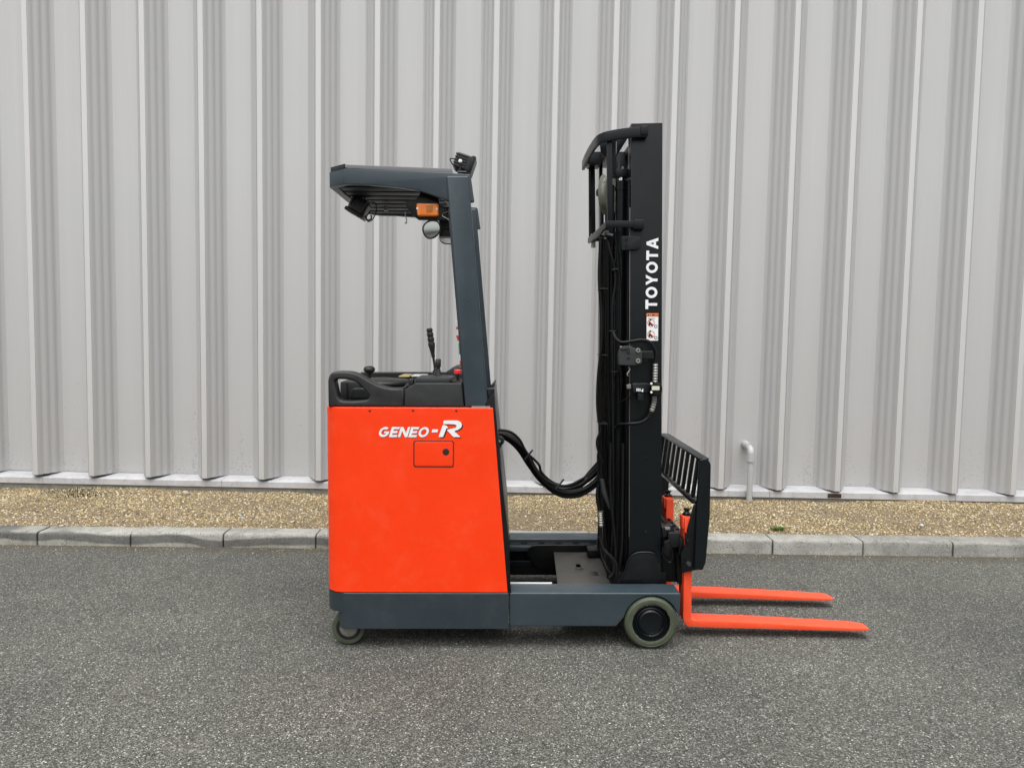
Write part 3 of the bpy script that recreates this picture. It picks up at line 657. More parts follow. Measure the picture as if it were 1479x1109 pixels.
# console
con = plate('console', rnd([(-0.5089, 1.2068), (-0.5086, 1.2881), (-0.453, 1.3214), (-0.2291, 1.3225), (-0.2188, 1.2081)], .002), .016, .5, PLASTIC, T, .005)
box('console_gap', -0.5136-.002, -0.5102+.004, .03, .4, 1.21, 1.30, BLACKV, T, 0)
plate('dash_deck', rnd([(-.80, 1.23, .02), (-.79, 1.286, .02), (-.53, 1.290, .01), (-.515, 1.312, .008), (-.21, 1.314, .01), (-.21, 1.22)], .01), .137, .93, PLASTIC, T, .008)
plate('dash_rim', rnd([(-.80, 1.24, .02), (-0.9006, 1.324, .02), (-0.3929, 1.3264, .01), (-.21, 1.3264, .01), (-.21, 1.24)], .01), .931, .975, PLASTIC, T, .006)
box('tray', -0.4614, -0.2905, .06, .34, 1.3167+.002, 1.3436, PLASTIC_L, T, .006)
plate('tray_end', rnd([(-0.3076, 1.3428), (-0.2734, 1.3515), (-0.2665, 1.343), (-0.2973, 1.3171), (-0.3247, 1.317)], .002), .07, .16, PLASTIC_L, T, .003)
box('tray_post', -0.4932, -0.4694, .05, .12, 1.3097, 1.338, BLACKV, T, .004)
# paper notes on the deck
zt = 1.3145
MB().box(-0.6237, -0.5641, .66, .90, zt-.002, zt+.003).build('yellow_label', YELLOWV, T, bev=.0005)
MB().box(-0.5562, -0.4767, .70, .88, zt-.002, zt+.003).build('white_label', WHITE, T, bev=.0005)
# steering disc and knob
sc = (-0.6601, .30, 1.300)
steer = MB().lathe([(0, .030), (.05, .030), (.10, .024), (.134, .021), (.146, .014), (.150, .004), (.146, -.006), (.12, -.012), (.05, -.03)], sc, 56, 'z').build('steering_disc', PLASTIC, T, smooth=60)
kx_, kz_ = -0.7095, 1.3371-.018
MB().lathe([(.0065, -.02), (.0065, .03), (.010, .037), (.021, .044), (.028, .052), (.0295, .060), (.025, .070), (.014, .0755), (0, .077)], (kx_, .2, kz_), 28, 'z').build('spinner_knob', PLASTIC, steer, smooth=60)
# levers
def boot(c, s, par):
    pr = []
    for k in range(5): rr = s*(1-.16*k); pr += [(rr*.82, k*.0105), (rr, k*.0105+.004), (rr*.82, k*.0105+.0095)]
    pr += [(0, .056)]
    return MB().lathe(pr, c, 24, 'z').build('lever_boot', PLASTIC, par)
zl = 1.3218
lv = None
for k in range(1):
    y = .42; c = (-0.3923+.004*k, y, zl)
    top = (-0.4254-.002*k, y, 1.5894+.0-.0*k)
    c0 = Vector(c); tp = Vector(top); base = c0+Vector((.0, 0, .03))
    hz = tp.z-base.z
    l = MB().tube([base, base.lerp(tp, .52)], .0065, 10).build('control_lever', PLASTIC, T)
    prof = [(.34, .009), (.42, .0095), (.5, .0125), (.60, .0165), (.66, .018), (.69, .0135), (.72, .0165), (.775, .017), (.80, .013), (.83, .0165), (.885, .0165), (.91, .0125), (.94, .016), (.985, .015), (1, .009)]
    MB().tube([base.lerp(tp, t_) for t_, _ in prof], [r_*1.08 for _, r_ in prof], 14).build('lever_knob', PLASTIC, l, smooth=60)
    boot(c, .032, l)
q = (-0.3698, 0.33, 1.331); l = MB().tube([Vector(q), Vector(q)+Vector((.0, 0, .045)), Vector(q)+Vector((-.001, 0, .06)), Vector(q)+Vector((0, 0, .094)), Vector(q)+Vector((0, 0, .098))], [.009, .008, .0155, .0145, .009], 14).build('accelerator_lever', PLASTIC, T, smooth=60)
boot(q, .026, l)
# red stop button with its stalk, dash hood
q = (-0.2612, 0.25, 1.365); MB().lathe([(0, .012), (.017, .012), (.021, .007), (.021, -.009), (.014, -.012), (.0, -.012)], q, 24, 'z').build('stop_button', REDB, T)
MB().lathe([(.008, -.05), (.008, -.012)], q, 12, 'z').build('button_stalk', BLACKV, T)
plate('dash_hood', rnd([(-0.3499, 1.3112), (-0.3383, 1.3541), (-0.3033, 1.3718), (-0.2567, 1.3778), (-0.241, 1.3117)], .006), .45, .95, PLASTIC, T, .008)

# ---- overhead guard
OG = T
rail_pts = [(-0.7913, 2.3448), (-0.2698, 2.328), (-0.1887, 2.3221, 0.01), (-0.1703, 2.1949, 0.006), (-0.1852, 2.1931), (-0.2134, 2.2011), (-0.2963, 2.1972), (-0.3691, 2.2229), (-0.4386, 2.2452), (-0.5113, 2.2571), (-0.5675, 2.2625), (-0.683, 2.2708), (-0.792, 2.2719)]
rail = plate('guard_rail', rnd(rail_pts, 0), .02, .06, SLATE, T, .003)
far_rail = dup(rail, T, (0, .985, 0))
zt_, zb_ = 2.3448, 2.2719; xr_ = -0.8824; xc_ = -0.7913
def vplate(name, a, b, z0, z1, th, mat, par, bev=.003):
    a, b = Vector((*a, 0)), Vector((*b, 0)); d = (b-a).normalized(); n_ = Vector((-d.y, d.x, 0))*th
    vs = [q+Vector((0, 0, z)) for z in (z0, z1) for q in (a, b, a+n_, b+n_)]
    return MB().add(vs, [(0, 1, 3, 2), (4, 6, 7, 5), (0, 4, 5, 1), (2, 3, 7, 6), (0, 2, 6, 4), (1, 5, 7, 3)]).build(name, mat, par, bev=bev)
vplate('guard_corner', (xr_, .112), (xc_+.002, .021), zb_, zt_, .035, SLATE, T)
vplate('guard_corner', (xc_, 1.039), (xr_, .948), zb_, zt_, .035, SLATE, T)
vplate('guard_rear_rail', (xr_, .946), (xr_, .114), zb_, zt_-.001, .04, SLATE, T)
# longitudinal roof bars, a mesh each
for k in range(7):
    y = .13+.125*k
    box('roof_bar', xr_+.04, -.30, y, y+.092, zb_+.004, zb_+.058, ROOFP, T, .004)
box('guard_cross_beam', -.345, -.26, .06, 1.0, zb_+.0, zt_-.02, SLATE_D, T, .004)
box('guard_cross_beam', -.80, -.74, .10, .96, zb_+.06, zb_+.075, SLATE_D, T, .002)
# grey sheet roof cover with black rear edge
zc = zt_+.003
rc_ = plate('roof_cover', [(xc_+.02, .035), (-0.2777, .035), (-0.2777, 1.03), (xc_+.02, 1.03), (xr_+.02, .95), (xr_+.02, .12)], zc, zc+.014, COVER, T, .004, plane='xy')
for v_ in rc_.data.vertices: v_.co.z += (2.33-2.347)/(-0.2771--0.7801)*(v_.co.x-xc_)
plate('cover_edge', [(-0.7866, 2.3645), (-0.2771, 2.3496), (-0.2771, 2.328), (-0.7801, 2.347)], .026, .034, COVER, T, .001)
vplate('cover_edge', (xr_+.006, .112), (xc_, .028), zt_+.001, zt_+.024, .006, BLACKV, T, .001)
# front pillars
pil = [(-0.3031, 2.3121, 0.006), (-0.1984, 2.3129, 0.006), (-0.1005, 1.2091), (-0.2118, 1.2086)]
pillar = plate('guard_pillar', rnd(pil, 0), .012, .055, SLATE, T, .006, res=3)
farp = dup(pillar, T, (0, .985, 0))
plate('pillar_inner_post', [(-0.2979, 2.1255), (-0.281, 2.1256), (-0.2018, 1.2013), (-0.219, 1.2013)], .085, .12, SLATE_D, T, .003)
plate('pillar_foot', [(-0.1812, 1.2099), (-0.0903, 1.2103), (-0.0903, 1.2035), (-0.1812, 1.2031)], .008, .10, STEEL, T, .001)
plate('mast_side_frame', [(-0.2412, 1.8549), (-0.173, 1.8554), (-0.08, 0.9874), (-0.1601, 0.987)], .3, .34, BLACK, T, .003) if 0 else None
# inspection stickers on the far pillar
q = [(-0.3183, 1.6587), (-0.3037, 1.6588), (-0.3016, 1.6256), (-0.3162, 1.6255)]
for (xa_, xb_, ya_, yb_, mt) in ((657.5, 661, 462, 471, WHITE), (658.5, 662, 472, 475.5, REDV), (659, 663, 477, 483, WHITE), (658.5, 665, 484.5, 492, REDV), (661.5, 666, 495, 515, GREENV), (663, 666.5, 512, 518, WHITE), (663.5, 667.5, 521, 527.5, REDV)):
    pass
STK = [[(-0.2679, 1.6299), (-0.2406, 1.6301), (-0.2405, 1.5993), (-0.2645, 1.5992)], [(-0.2628, 1.5958), (-0.2405, 1.5959), (-0.2405, 1.584), (-0.2628, 1.5838)], [(-0.2611, 1.5787), (-0.2405, 1.5788), (-0.2371, 1.5583), (-0.2576, 1.5582)], [(-0.2645, 1.5531), (-0.2371, 1.5532), (-0.2336, 1.5275), (-0.2542, 1.524)], [(-0.2524, 1.5172), (-0.2302, 1.5173), (-0.2301, 1.459), (-0.249, 1.4589)], [(-0.2473, 1.4589), (-0.2301, 1.459), (-0.2266, 1.4384), (-0.2438, 1.4383)], [(-0.2455, 1.428), (-0.2266, 1.4281), (-0.2232, 1.4057), (-0.2438, 1.4039)]]
for pz, mt in zip(STK, (WHITE, REDV, WHITE, REDV, GREENV, WHITE, REDV)): plate('sticker', pz, .122, .126, mt, T, .0005)

# ---- lamps, mirror
def lamp(name, c, wx, hz, dy, ang, par=T, rb_=.008):
    M = Matrix.Rotation(ang, 4, 'Y'); c = Vector(c); mb = MB()
    mb.box(-wx/2, wx/2, -dy/2, dy/2, -hz/2, hz/2)
    mb.v = [tuple(c + M @ Vector(v)) for v in mb.v]
    o = mb.build(name, BLACKV, par, bev=rb_, seg=4)
    rb = MB()
    for k in range(5):
        z = -hz*.36+k*hz*.18; b = MB(); rb.box(-wx/2-.006, wx/2-.03, -dy/2-.004, dy/2+.004, z-.003, z+.003)
    rb.v = [tuple(c + M @ Vector(v)) for v in rb.v]; rb.build('cooling_fin', BLACKV, o, bev=.001)
    fr = MB().box(wx/2-.014, wx/2+.006, -dy/2-.005, dy/2+.005, -hz/2-.005, hz/2+.005)
    fr.v = [tuple(c + M @ Vector(v)) for v in fr.v]; fr.build('lamp_bezel', BLACK, o, bev=.006)
    return o
c = (-0.222, 0.12, 2.3887); lp = lamp('work_lamp', c, .085, .075, .13, math.radians(-24)+.75)
MB().lathe([(0, -.012), (.008, -.010), (.010, 0)], (c[0]-.017, c[1]-.066, c[2]+.002), 16).build('lamp_bolt', WHITE, lp)
tube('lamp_bracket', [(c[0]-.017, c[1]-.07, c[2]), (c[0]-.017, c[1]-.07, c[2]-.05)], .006, BLACK, T)
tube('lamp_bracket', [(c[0]-.03, c[1]-.07, c[2]-.052), (c[0]+.012, c[1]-.07, c[2]-.052)], .008, BLACK, T)
tube('lamp_cable', cr([(-0.2446, 0.1, 2.3909), (-0.2716, 0.1, 2.4106), (-0.2919, 0.1, 2.4105), (-0.2784, 0.1, 2.384), (-0.2547, 0.1, 2.3509), (-0.2446, 0.1, 2.3377)], 6), .0028, RUBBER, T, 6)
c = (-0.7944, 0.42, 2.2279); lp = lamp('work_lamp', c, .09, .095, .11, math.radians(180-60), T, .026)
plate('lamp_bracket', [(-0.8212, 2.2947), (-0.7811, 2.295), (-0.7669, 2.2374), (-0.8108, 2.2298)], .38, .42, BLACK, T, .002)
tube('lamp_cable', cr([(-0.7469, 0.4, 2.2395), (-0.7213, 0.4, 2.2505), (-0.7031, 0.4, 2.2362), (-0.7034, 0.4, 2.1965), (-0.7219, 0.4, 2.1603), (-0.7439, 0.4, 2.1493), (-0.7547, 0.4, 2.1709), (-0.7362, 0.4, 2.1999)], 6), .003, RUBBER, T, 6)
tube('lamp_cable', cr([(-0.7619, 0.4, 2.1781), (-0.7475, 0.4, 2.1565), (-0.7292, 0.4, 2.1639), (-0.729, 0.4, 2.1819)], 5), .004, RUBBER, T, 6)
tube('hook', cr([(-0.5628, 0.5, 2.2165), (-0.5592, 0.5, 2.1869), (-0.5537, 0.5, 2.1684), (-0.5575, 0.5, 2.1536), (-0.5631, 0.5, 2.161)], 5), .003, STEEL, T, 6)
box('small_bracket', -0.6903, -0.6712, .58, .61, 2.2347, 2.2611, ZINC, T, .002)
# amber indicator
brk = plate('indicator_bracket', rnd([(-0.4305, 2.2597), (-0.417, 2.2698), (-0.373, 2.2568), (-0.3494, 2.2303), (-0.3427, 2.1902), (-0.2986, 2.1772), (-0.2987, 2.1169), (-0.4478, 2.1192), (-0.4748, 2.1391), (-0.5085, 2.1823), (-0.5118, 2.2124), (-0.461, 2.2161)], .006), .11, .14, BLACK, T, .003)
amb = plate('indicator_lamp', rnd([(-0.4543, 2.1929), (-0.3459, 2.1936), (-0.3459, 2.1312), (-0.4495, 2.1315)], .012), .068, .108, AMBER, T, .008, res=4, smooth=60)
for q in ((-0.4484, 0.07, 2.167), (-0.3546, 0.07, 2.166)): MB().lathe([(0, -.004), (.005, -.003), (.006, .002)], q, 14).build('screw', WHITE, amb)
mb = MB()
for k in range(9):
    x_ = -0.4337+(-0.3901--0.4337)*k/8; mb.box(x_-.0012, x_+.0012, .0665, .070, 2.1376, 2.184)
mb.build('lens_rib', AMBER, amb, bev=.0004)
box('indicator_reflector', -0.4037, -0.3735, .0665, .0685, 2.148, 2.1811, worn('dark_amber', (.5, .16, .02), .3), amb, .0005)
mir = plate('mirror', rnd([(-0.4228, 2.0986, 0.03), (-0.3887, 2.1225, 0.02), (-0.3512, 2.116, 0.03), (-0.3376, 2.0857, 0.03), (-0.341, 2.0587, 0.03), (-0.3649, 2.0315, 0.03), (-0.3957, 2.0228, 0.03), (-0.4195, 2.0379, 0.03), (-0.4314, 2.0716, 0.02)], 0), .10, .125, BLACKV, T, .005)
plate('mirror_glass', rnd([(-0.4157, 2.0926, 0.02), (-0.3868, 2.1112, 0.02), (-0.3529, 2.1064, 0.03), (-0.3411, 2.083, 0.03), (-0.3445, 2.0595, 0.03), (-0.3666, 2.0358, 0.03), (-0.3937, 2.0272, 0.03), (-0.4107, 2.0406, 0.02), (-0.4225, 2.069, 0.02)], 0), .0965, .0995, MIRROR, mir, .001)
box('horn_unit', -0.3545, -0.2919, .2, .4, 2.0482, 2.179, BLACKV, T, .006)
box('horn_unit', -0.339, -0.2905, .18, .2, 2.0861, 2.0999, PLASTIC_L, T, .003)
plate('paper_tag', [(-0.3389, 2.0395), (-0.2953, 2.0398), (-0.2953, 2.0191), (-0.3372, 2.0188)], .198, .202, WHITE, T, .0005)
tube('tag_wire', cr([(-0.3503, 0.19, 2.0537), (-0.3468, 0.19, 2.0297), (-0.3294, 0.19, 2.0143), (-0.2912, 0.19, 2.0111)], 5), .0028, RUBBER, T, 6)
tube('loose_wire', cr([(-0.2919, 0.1, 2.1605), (-0.3224, 0.1, 2.1502), (-0.3292, 0.1, 2.1368), (-0.3054, 0.1, 2.1235), (-0.2885, 0.1, 2.1102)], 6), .0022, STEEL, T, 6)
tube('loose_wire', cr([(-0.3029, 0.16, 2.1866), (-0.327, 0.16, 2.1457), (-0.3443, 0.16, 2.1115), (-0.3098, 0.16, 2.0981)], 6), .005, RUBBER, T, 6)

# ================================================================== mast
mast = plate('mast_outer_channel', [(0.606, 2.6121), (0.7617, 2.6167), (0.7985, 0.2744), (0.6284, 0.2741)], .19, .205, MAST, T, .0025)
plate('channel_flange', [(0.6076, 2.6137), (0.6215, 2.6138), (0.6452, 0.2708), (0.63, 0.2707)], .2055, .30, MAST, mast, .002)
plate('channel_flange', [(0.7464, 2.6148), (0.7637, 2.6184), (0.8006, 0.2711), (0.7825, 0.271)], .2055, .30, MAST, mast, .002)
fm = dup(mast, T, (0, .67, 0))
fl = plate('channel_flange', [(0.6076, 2.6137), (0.6215, 2.6138), (0.6452, 0.2708), (0.63, 0.2707)], .77, .8595, MAST, fm, .002); fl.location = (0, -.67+.67, 0)
fl2 = plate('channel_flange', [(0.7464, 2.6148), (0.7637, 2.6184), (0.8006, 0.2711), (0.7825, 0.271)], .77, .8595, MAST, fm, .002)
# reflected light line down the near channel, painted as a pale strip
plate('channel_glint', [(0.6029, 2.1976), (0.6064, 2.1976), (0.6292, 0.5195), (0.6256, 0.5195)], .186, .192, worn('edge_glint', (.16, .16, .15), .35, metal=.6), mast, .0008)
# nested inner channels
inn = plate('mast_inner_channel', [(0.6035, 2.3492), (0.6249, 2.3493), (0.6473, 0.2526), (0.614, 0.2525)], .24, .33, DEEP, T, .003)
plate('mast_inner_channel', [(0.6226, 2.4526), (0.756, 2.4537), (0.7962, 0.2397), (0.654, 0.2394)], .31, .40, DEEP, T, .003)
plate('mast_inner_channel', [(0.6226, 2.4526), (0.756, 2.4537), (0.7962, 0.2397), (0.654, 0.2394)], .66, .74, DEEP, T, .003)
plate('mast_inner_channel', [(0.6283, 2.6002), (0.6762, 2.6006), (0.6946, 0.0947), (0.6283, 0.0946)], .74, .80, DEEP, T, .003)
box('mast_cross_member', .66, .76, .2, .86, 2.567, 2.6089, DEEP, T, .003)
box('mast_cross_member', .70, .80, .2, .86, .36, .50, DEEP, T, .003); box('mast_cross_member', .69, .76, .2, .86, 1.45, 1.55, DEEP, T, .003)
# lift cylinders with caps and shiny rods
def cyl(y, dx=0):
    a = Vector((0.5826, 0.34, 2.3567)); b = Vector((0.5977, 0.34, 0.2507)); a.y = y; b.y = y; a.x += dx; b.x += dx
    o = MB().tube([a, b], .030, 20).build('lift_cylinder', MAST, T)
    MB().tube([a+Vector((0, 0, .018)), a+Vector((0, 0, -.002))], .017, 16).build('piston_rod', base_mat('chrome', (.8, .8, .8), .12, metal=1), o)
    MB().box(a.x-.046, a.x+.034, y-.03, y+.03, a.z+.018, a.z+.058).build('cylinder_cap', BLACK, o, bev=.005)
    MB().lathe([(.0, .070), (.007, .070), (.007, .058)], (a.x+.004, y-.02, a.z), 10, 'z').build('cap_bolt', ZINC, o)
    MB().tube([a+Vector((0, 0, -.03)), a+Vector((0, 0, -.048))], .0335, 20).build('cylinder_collar', MAST, o)
    MB().tube([a+Vector((-.045, 0, -.02)), b+Vector((-.052, 0, 0))], .010, 10).build('oil_pipe', DEEP, o)
    return o
cyl(.34); cyl(.76)
# ---- hose cage at the mast head: upper curved guard, lower guard, uprights
def strip(name, pts, h, th, mat, par, bev=.003):
    """flat bar on edge following a plan path; pts (x, y, z top)"""
    mb = MB(); P_ = [Vector(q) for q in pts]; n = len(P_); vs = []
    for i, q in enumerate(P_):
        t = (P_[min(i+1, n-1)]-P_[max(i-1, 0)]); t.z = 0; t.normalize(); nn = Vector((-t.y, t.x, 0))*th/2
        for a, b in ((-1, 0), (1, 0), (1, -h), (-1, -h)): vs.append(q+nn*a+Vector((0, 0, b)))
    fs = []
    for i in range(n-1):
        for k in range(4): fs.append((i*4+k, (i+1)*4+k, (i+1)*4+(k+1) % 4, i*4+(k+1) % 4))
    fs += [(0, 1, 2, 3), tuple((n-1)*4+k for k in (3, 2, 1, 0))]
    return mb.add(vs, fs).build(name, mat, par, bev=bev)
up = [(0.6813, 0.165, 2.5876), (0.6023, 0.165, 2.5852), (0.5062, 0.165, 2.571), (0.4511, 0.19, 2.5583), (0.4329, 0.3, 2.5544), (0.4155, 0.5, 2.5332), (0.4113, 0.62, 2.5188)]
hg = strip('hose_guard', cr(up, 3), .05, .016, MAST, T)
MB().box(0.6464, 0.6808+.004, .15, .19, 2.547-.002, 2.5908+.002).build('guard_clamp', MAST, hg, bev=.006)
box('cage_cross_bar', 0.499, 0.5757, .50, .80, 2.519, 2.5416, MAST, T, .003)
plate('cage_plate', rnd([(0.4138, 2.4925), (0.4397, 2.5447), (0.5002, 2.5452), (0.4936, 2.4745), (0.433, 2.474)], .004), .50, .62, MAST, T, .003)
plate('cage_web', [(0.4612, 2.565), (0.5538, 2.5658), (0.5332, 2.5133), (0.4982, 2.4676), (0.4694, 2.4883)], .30, .315, MAST, T, .002)
plate('cage_web', [(0.5569, 2.6154), (0.6372, 2.616), (0.573, 2.5118), (0.5588, 2.483)], .36, .375, MAST, T, .002)
plate('cage_upright', [(0.482, 2.5721), (0.5097, 2.5723), (0.5179, 2.1217), (0.4918, 2.1215)], .18, .20, MAST, T, .002)
plate('cage_upright', [(0.5151, 2.5588), (0.5341, 2.559), (0.5369, 2.3685), (0.5196, 2.3684)], .215, .235, DEEP, T, .002)
plate('cage_upright', [(0.4479, 2.5115), (0.4749, 2.5117), (0.4837, 2.1201), (0.4586, 2.1199)], .61, .63, DEEP, T, .002)
plate('cage_upright', [(0.5072, 2.5638), (0.5268, 2.564), (0.5294, 2.3712), (0.5117, 2.371)], .69, .71, DEEP, T, .002)
tube('cage_upright', [(0.444, 0.6, 2.4959), (0.4509, 0.6, 2.0907)], .006, MAST, T)
lowp = [(0.6677, 0.16, 2.1271), (0.5845, 0.16, 2.1282), (0.4876, 0.16, 2.1275), (0.4674, 0.42, 2.1096), (0.4491, 0.62, 2.1007)]
lg = strip('hose_guard', lowp, .034, .016, MAST, T)
MB().box(0.6192, 0.6712, .148, .19, 2.0919-.006, 2.1329+.002).build('guard_clamp', MAST, lg, bev=.006)
for q in ((0.4681, 0.58, 2.0694), (0.5035, 0.3, 2.0837)): MB().tube([Vector(q)+Vector((0, 0, .012)), Vector(q)+Vector((0, 0, -.03))], .012, 8).build('hose_union', ZINC, T)
for q in ((0.4813, 0.5, 2.079), (0.4948, 0.4, 2.0854), (0.5077, 0.25, 2.067)): MB().tube([Vector(q)+Vector((-.02, 0, .004)), Vector(q)+Vector((.02, 0, -.004))], .014, 8).build('hose_union', BLACK, T)
plate('small_bracket', [(0.4491, 2.1045), (0.4839, 2.1048), (0.4843, 2.0741), (0.4514, 2.0739)], .56, .64, DULL, T, .002)
# hose pulleys
for (q, rr) in (((0.5239, 0.42, 2.3027), .105), ((0.579, 0.6, 2.3006), .07)):
    MB().lathe([(.03, -.022), (rr*.55, -.018), (rr*.9, -.022), (rr, -.020), (rr*.86, -.006), (rr*.86, .006), (rr, .020), (rr*.9, .022), (.03, .022)], q, 40, 'y', Matrix.Rotation(1.12, 4, 'Z')).build('hose_pulley', PULLEY, T)
plate('pulley_arm', rnd([(0.4539, 2.3132), (0.5111, 2.3742), (0.5222, 2.36), (0.5229, 2.3101), (0.4725, 2.2811), (0.4543, 2.2846)], .004), .35, .37, MAST, T, .003)
# plate with two bolts on the channel
sp_ = plate('stop_plate', rnd([(0.5645, 2.0536), (0.6446, 2.0558, 0.02), (0.6623, 2.0422, 0.02), (0.6629, 2.0043, 0.02), (0.6458, 1.9869, 0.02), (0.5656, 1.9847)], .002), .172, .186, BLACK, T, .002)
for q in ((0.5876, 0.17, 2.0353), (0.588, 0.17, 2.0061)): MB().lathe([(.003, -.001), (.004, -.004), (.008, -.004), (.009, .002)], q, 16).build('bolt', MAST, sp_)
for q in ((0.706, 0.19, 0.9312), (0.7128, 0.19, 0.541)): MB().lathe([(0, -.003), (.006, -.003), (.008, .0)], q, 12).build('bolt', MAST, mast)

# ---- mast lettering: reads upwards
zA, zB = 1.691, 2.0487; xl, xrr = 0.7507, 0.6912
tw = .86+1.02+.96+1.02+.86+1.02+.15*5; kk = (zB-zA)/tw
def mt(u, v):
    z = zA+u*kk; lean = (z-zA)*-.0
    return (xl+(xrr-xl)*v+lean, z)
letters('lettering', [L_T(), L_O(), L_Y(), L_O(), L_T(), L_A()], mt, .1875, .1895, WHITE, mast, gap=.15)
# warning label: white field, orange head, two crossed pictograms
def lab(pts, y, mt_, nm='warning_label', par=None): return plate(nm, pts, y, y+.0006, mt_, par, .0001, res=0, smooth=0)
wl = plate('warning_label', rnd([(0.698, 1.6699), (0.7577, 1.6702), (0.7585, 1.5318), (0.7004, 1.5315)], .002), .1880, .1897, WHITE, mast, .0003, smooth=0)
head = plate('label_head', [(0.698, 1.6699), (0.7577, 1.6702), (0.7581, 1.6535), (0.6982, 1.6531)], .1872, .1880, LABELO, mast, .0002, smooth=0)
sy = .1868
for cxp, cyp in ((0.721, 1.621), (0.722, 1.5632)):
    R0 = .0185; n_ = 24
    ring = [[(cxp+R0*math.cos(a*6.2832/n_), cyp+R0*math.sin(a*6.2832/n_)) for a in range(n_)], [(cxp+R0*.86*math.cos(a*6.2832/n_), cyp+R0*.86*math.sin(a*6.2832/n_)) for a in range(n_)]]
    plate('prohibition_sign', ring, sy+.0004, sy+.0012, REDV, mast, .0001, res=0, smooth=0)
    plate('prohibition_sign', [(cxp-.014, cyp+.010), (cxp-.011, cyp+.013), (cxp+.014, cyp-.010), (cxp+.011, cyp-.013)], sy+.0000, sy+.0004, REDV, mast, .0001, res=0, smooth=0)
    plate('pictogram', [(cxp-.012, cyp+.002), (cxp-.004, cyp+.008), (cxp+.004, cyp-.004), (cxp+.010, cyp-.016), (cxp+.004, cyp-.016), (cxp-.002, cyp-.008), (cxp-.008, cyp-.016), (cxp-.012, cyp-.012)], sy+.0004, sy+.0013, BLACKV, mast, .0001, res=0, smooth=0)
    plate('pictogram', [(cxp-.004+.005*math.cos(a*.7854), cyp+.016+.005*math.sin(a*.7854)) for a in range(8)], sy+.0004, sy+.0013, BLACKV, mast, .0001, res=0, smooth=0)
    wx, wz = cxp+.025, cyp-.017
    plate('pictogram', [[(wx+.0085*math.cos(a*.3927), wz+.0085*math.sin(a*.3927)) for a in range(16)], [(wx+.0055*math.cos(a*.3927), wz+.0055*math.sin(a*.3927)) for a in range(16)]], sy+.0004, sy+.0013, BLACKV, mast, .0001, res=0, smooth=0)
xh = 0.7034; zh = 1.6612
mb = MB()
for k, (w_, h_) in enumerate([(.007, .007), (.006, .004), (.009, .009), (.006, .005), (.006, .006)]): mb.box(xh+k*.0115, xh+k*.0115+w_, .1866, .1872, zh-h_/2, zh+h_/2)
for k in range(5): mb.box(0.7054+k*.0075, 0.7054+k*.0075+.005, .1872, .1880, 1.642, 1.6451)
mb.build('label_print', BLACKV, mast, smooth=0)

# ---- sensor block, valve and their hoses
sb = plate('sensor_block', rnd([(0.5479, 1.4615, 0.02), (0.5614, 1.4964, 0.005), (0.6067, 1.5036), (0.6348, 1.4933), (0.6665, 1.476), (0.6675, 1.4167), (0.6292, 1.406), (0.5522, 1.4091)], .004), .12, .17, PLASTIC_L, T, .004)
plate('sensor_arm', rnd([(0.6455, 1.4794), (0.7258, 1.4798), (0.73, 1.4415), (0.6462, 1.4376)], .003), .135, .186, BLACK, T, .003)
plate('sensor_arm', rnd([(0.6669, 1.4516), (0.7019, 1.4518), (0.7024, 1.4204), (0.6674, 1.4202)], .003), .16, .186, BLACK, T, .003)
for q in ((0.6454, 0.12, 1.4836), (0.6463, 0.12, 1.4317)):
    MB().lathe([(.004, -.0005), (.005, -.007), (.011, -.007), (.0125, 0)], q, 18).build('bolt', ZINC, sb)
    MB().lathe([(0, -.0015), (.005, -.0015)], q, 12).build('bolt_socket', BLACKV, sb)
for q in ((904,504,910,510), (904,513,910,519)): pass
box('sensor_slot', 0.5898, 0.6054, .118, .121, 1.4643, 1.4885, BLACKV, sb, .001)
box('sensor_slot', 0.5903, 0.6059, .118, .121, 1.4384, 1.4557, BLACKV, sb, .001)
plate('sensor_cap', rnd([(0.5535, 1.5041), (0.6001, 1.506), (0.6003, 1.4905), (0.5589, 1.4851)], .002), .11, .118, PLASTIC_L, sb, .002)
MB().lathe([(0, -.005), (.005, -.004), (.005, 0)], (0.557, 0.11, 1.5006), 10).build('screw', ZINC, sb)
for x0, y0 in ((919, 498.5), (919, 504.5)): tube('sensor_wire', cr([(0.6069, 0.13, 1.504), (0.6278, 0.13, 1.5006), (0.6453, 0.13, 1.4903)], 4), .003, MAST, sb, 6)
val = plate('valve_block', rnd([(0.6184, 1.3192), (0.6953, 1.3195), (0.6962, 1.2705), (0.6227, 1.272)], .003), .115, .175, BLACK, T, .003)
plate('valve_block', rnd([(0.7267, 1.3232), (0.7635, 1.3181), (0.7674, 1.2954), (0.7647, 1.2568), (0.7279, 1.2549), (0.7136, 1.2741), (0.713, 1.3056)], .003), .10, .185, DEEP, T, .004)
plate('valve_bracket', [(0.6902, 1.3153), (0.7288, 1.3155), (0.7295, 1.2734), (0.691, 1.2732)], .15, .188, BLACK, T, .002)
plate('valve_plug', rnd([(0.6472, 1.2703), (0.6787, 1.2705), (0.6794, 1.2284), (0.6478, 1.2318)], .003), .12, .16, BLACK, T, .003)
plate('valve_label', rnd([(0.7139, 1.3068), (0.7519, 1.307), (0.7523, 1.2862), (0.7142, 1.286)], .001), .0985, .0995, worn('cream_label', (.62, .6, .46), .5), T, .0002)
for q in ((0.7111, 0.1, 1.3188), (0.7118, 0.1, 1.2755)): MB().lathe([(0, -.006), (.0055, -.005), (.006, .0)], q, 12).build('bolt', WHITE, val)
plate('valve_fitting', rnd([(0.5925, 1.3092), (0.6134, 1.3146), (0.6172, 1.2919), (0.5963, 1.2901)], .001), .13, .15, worn('brass_grey', (.2, .19, .17), .5, metal=.4), val, .001)
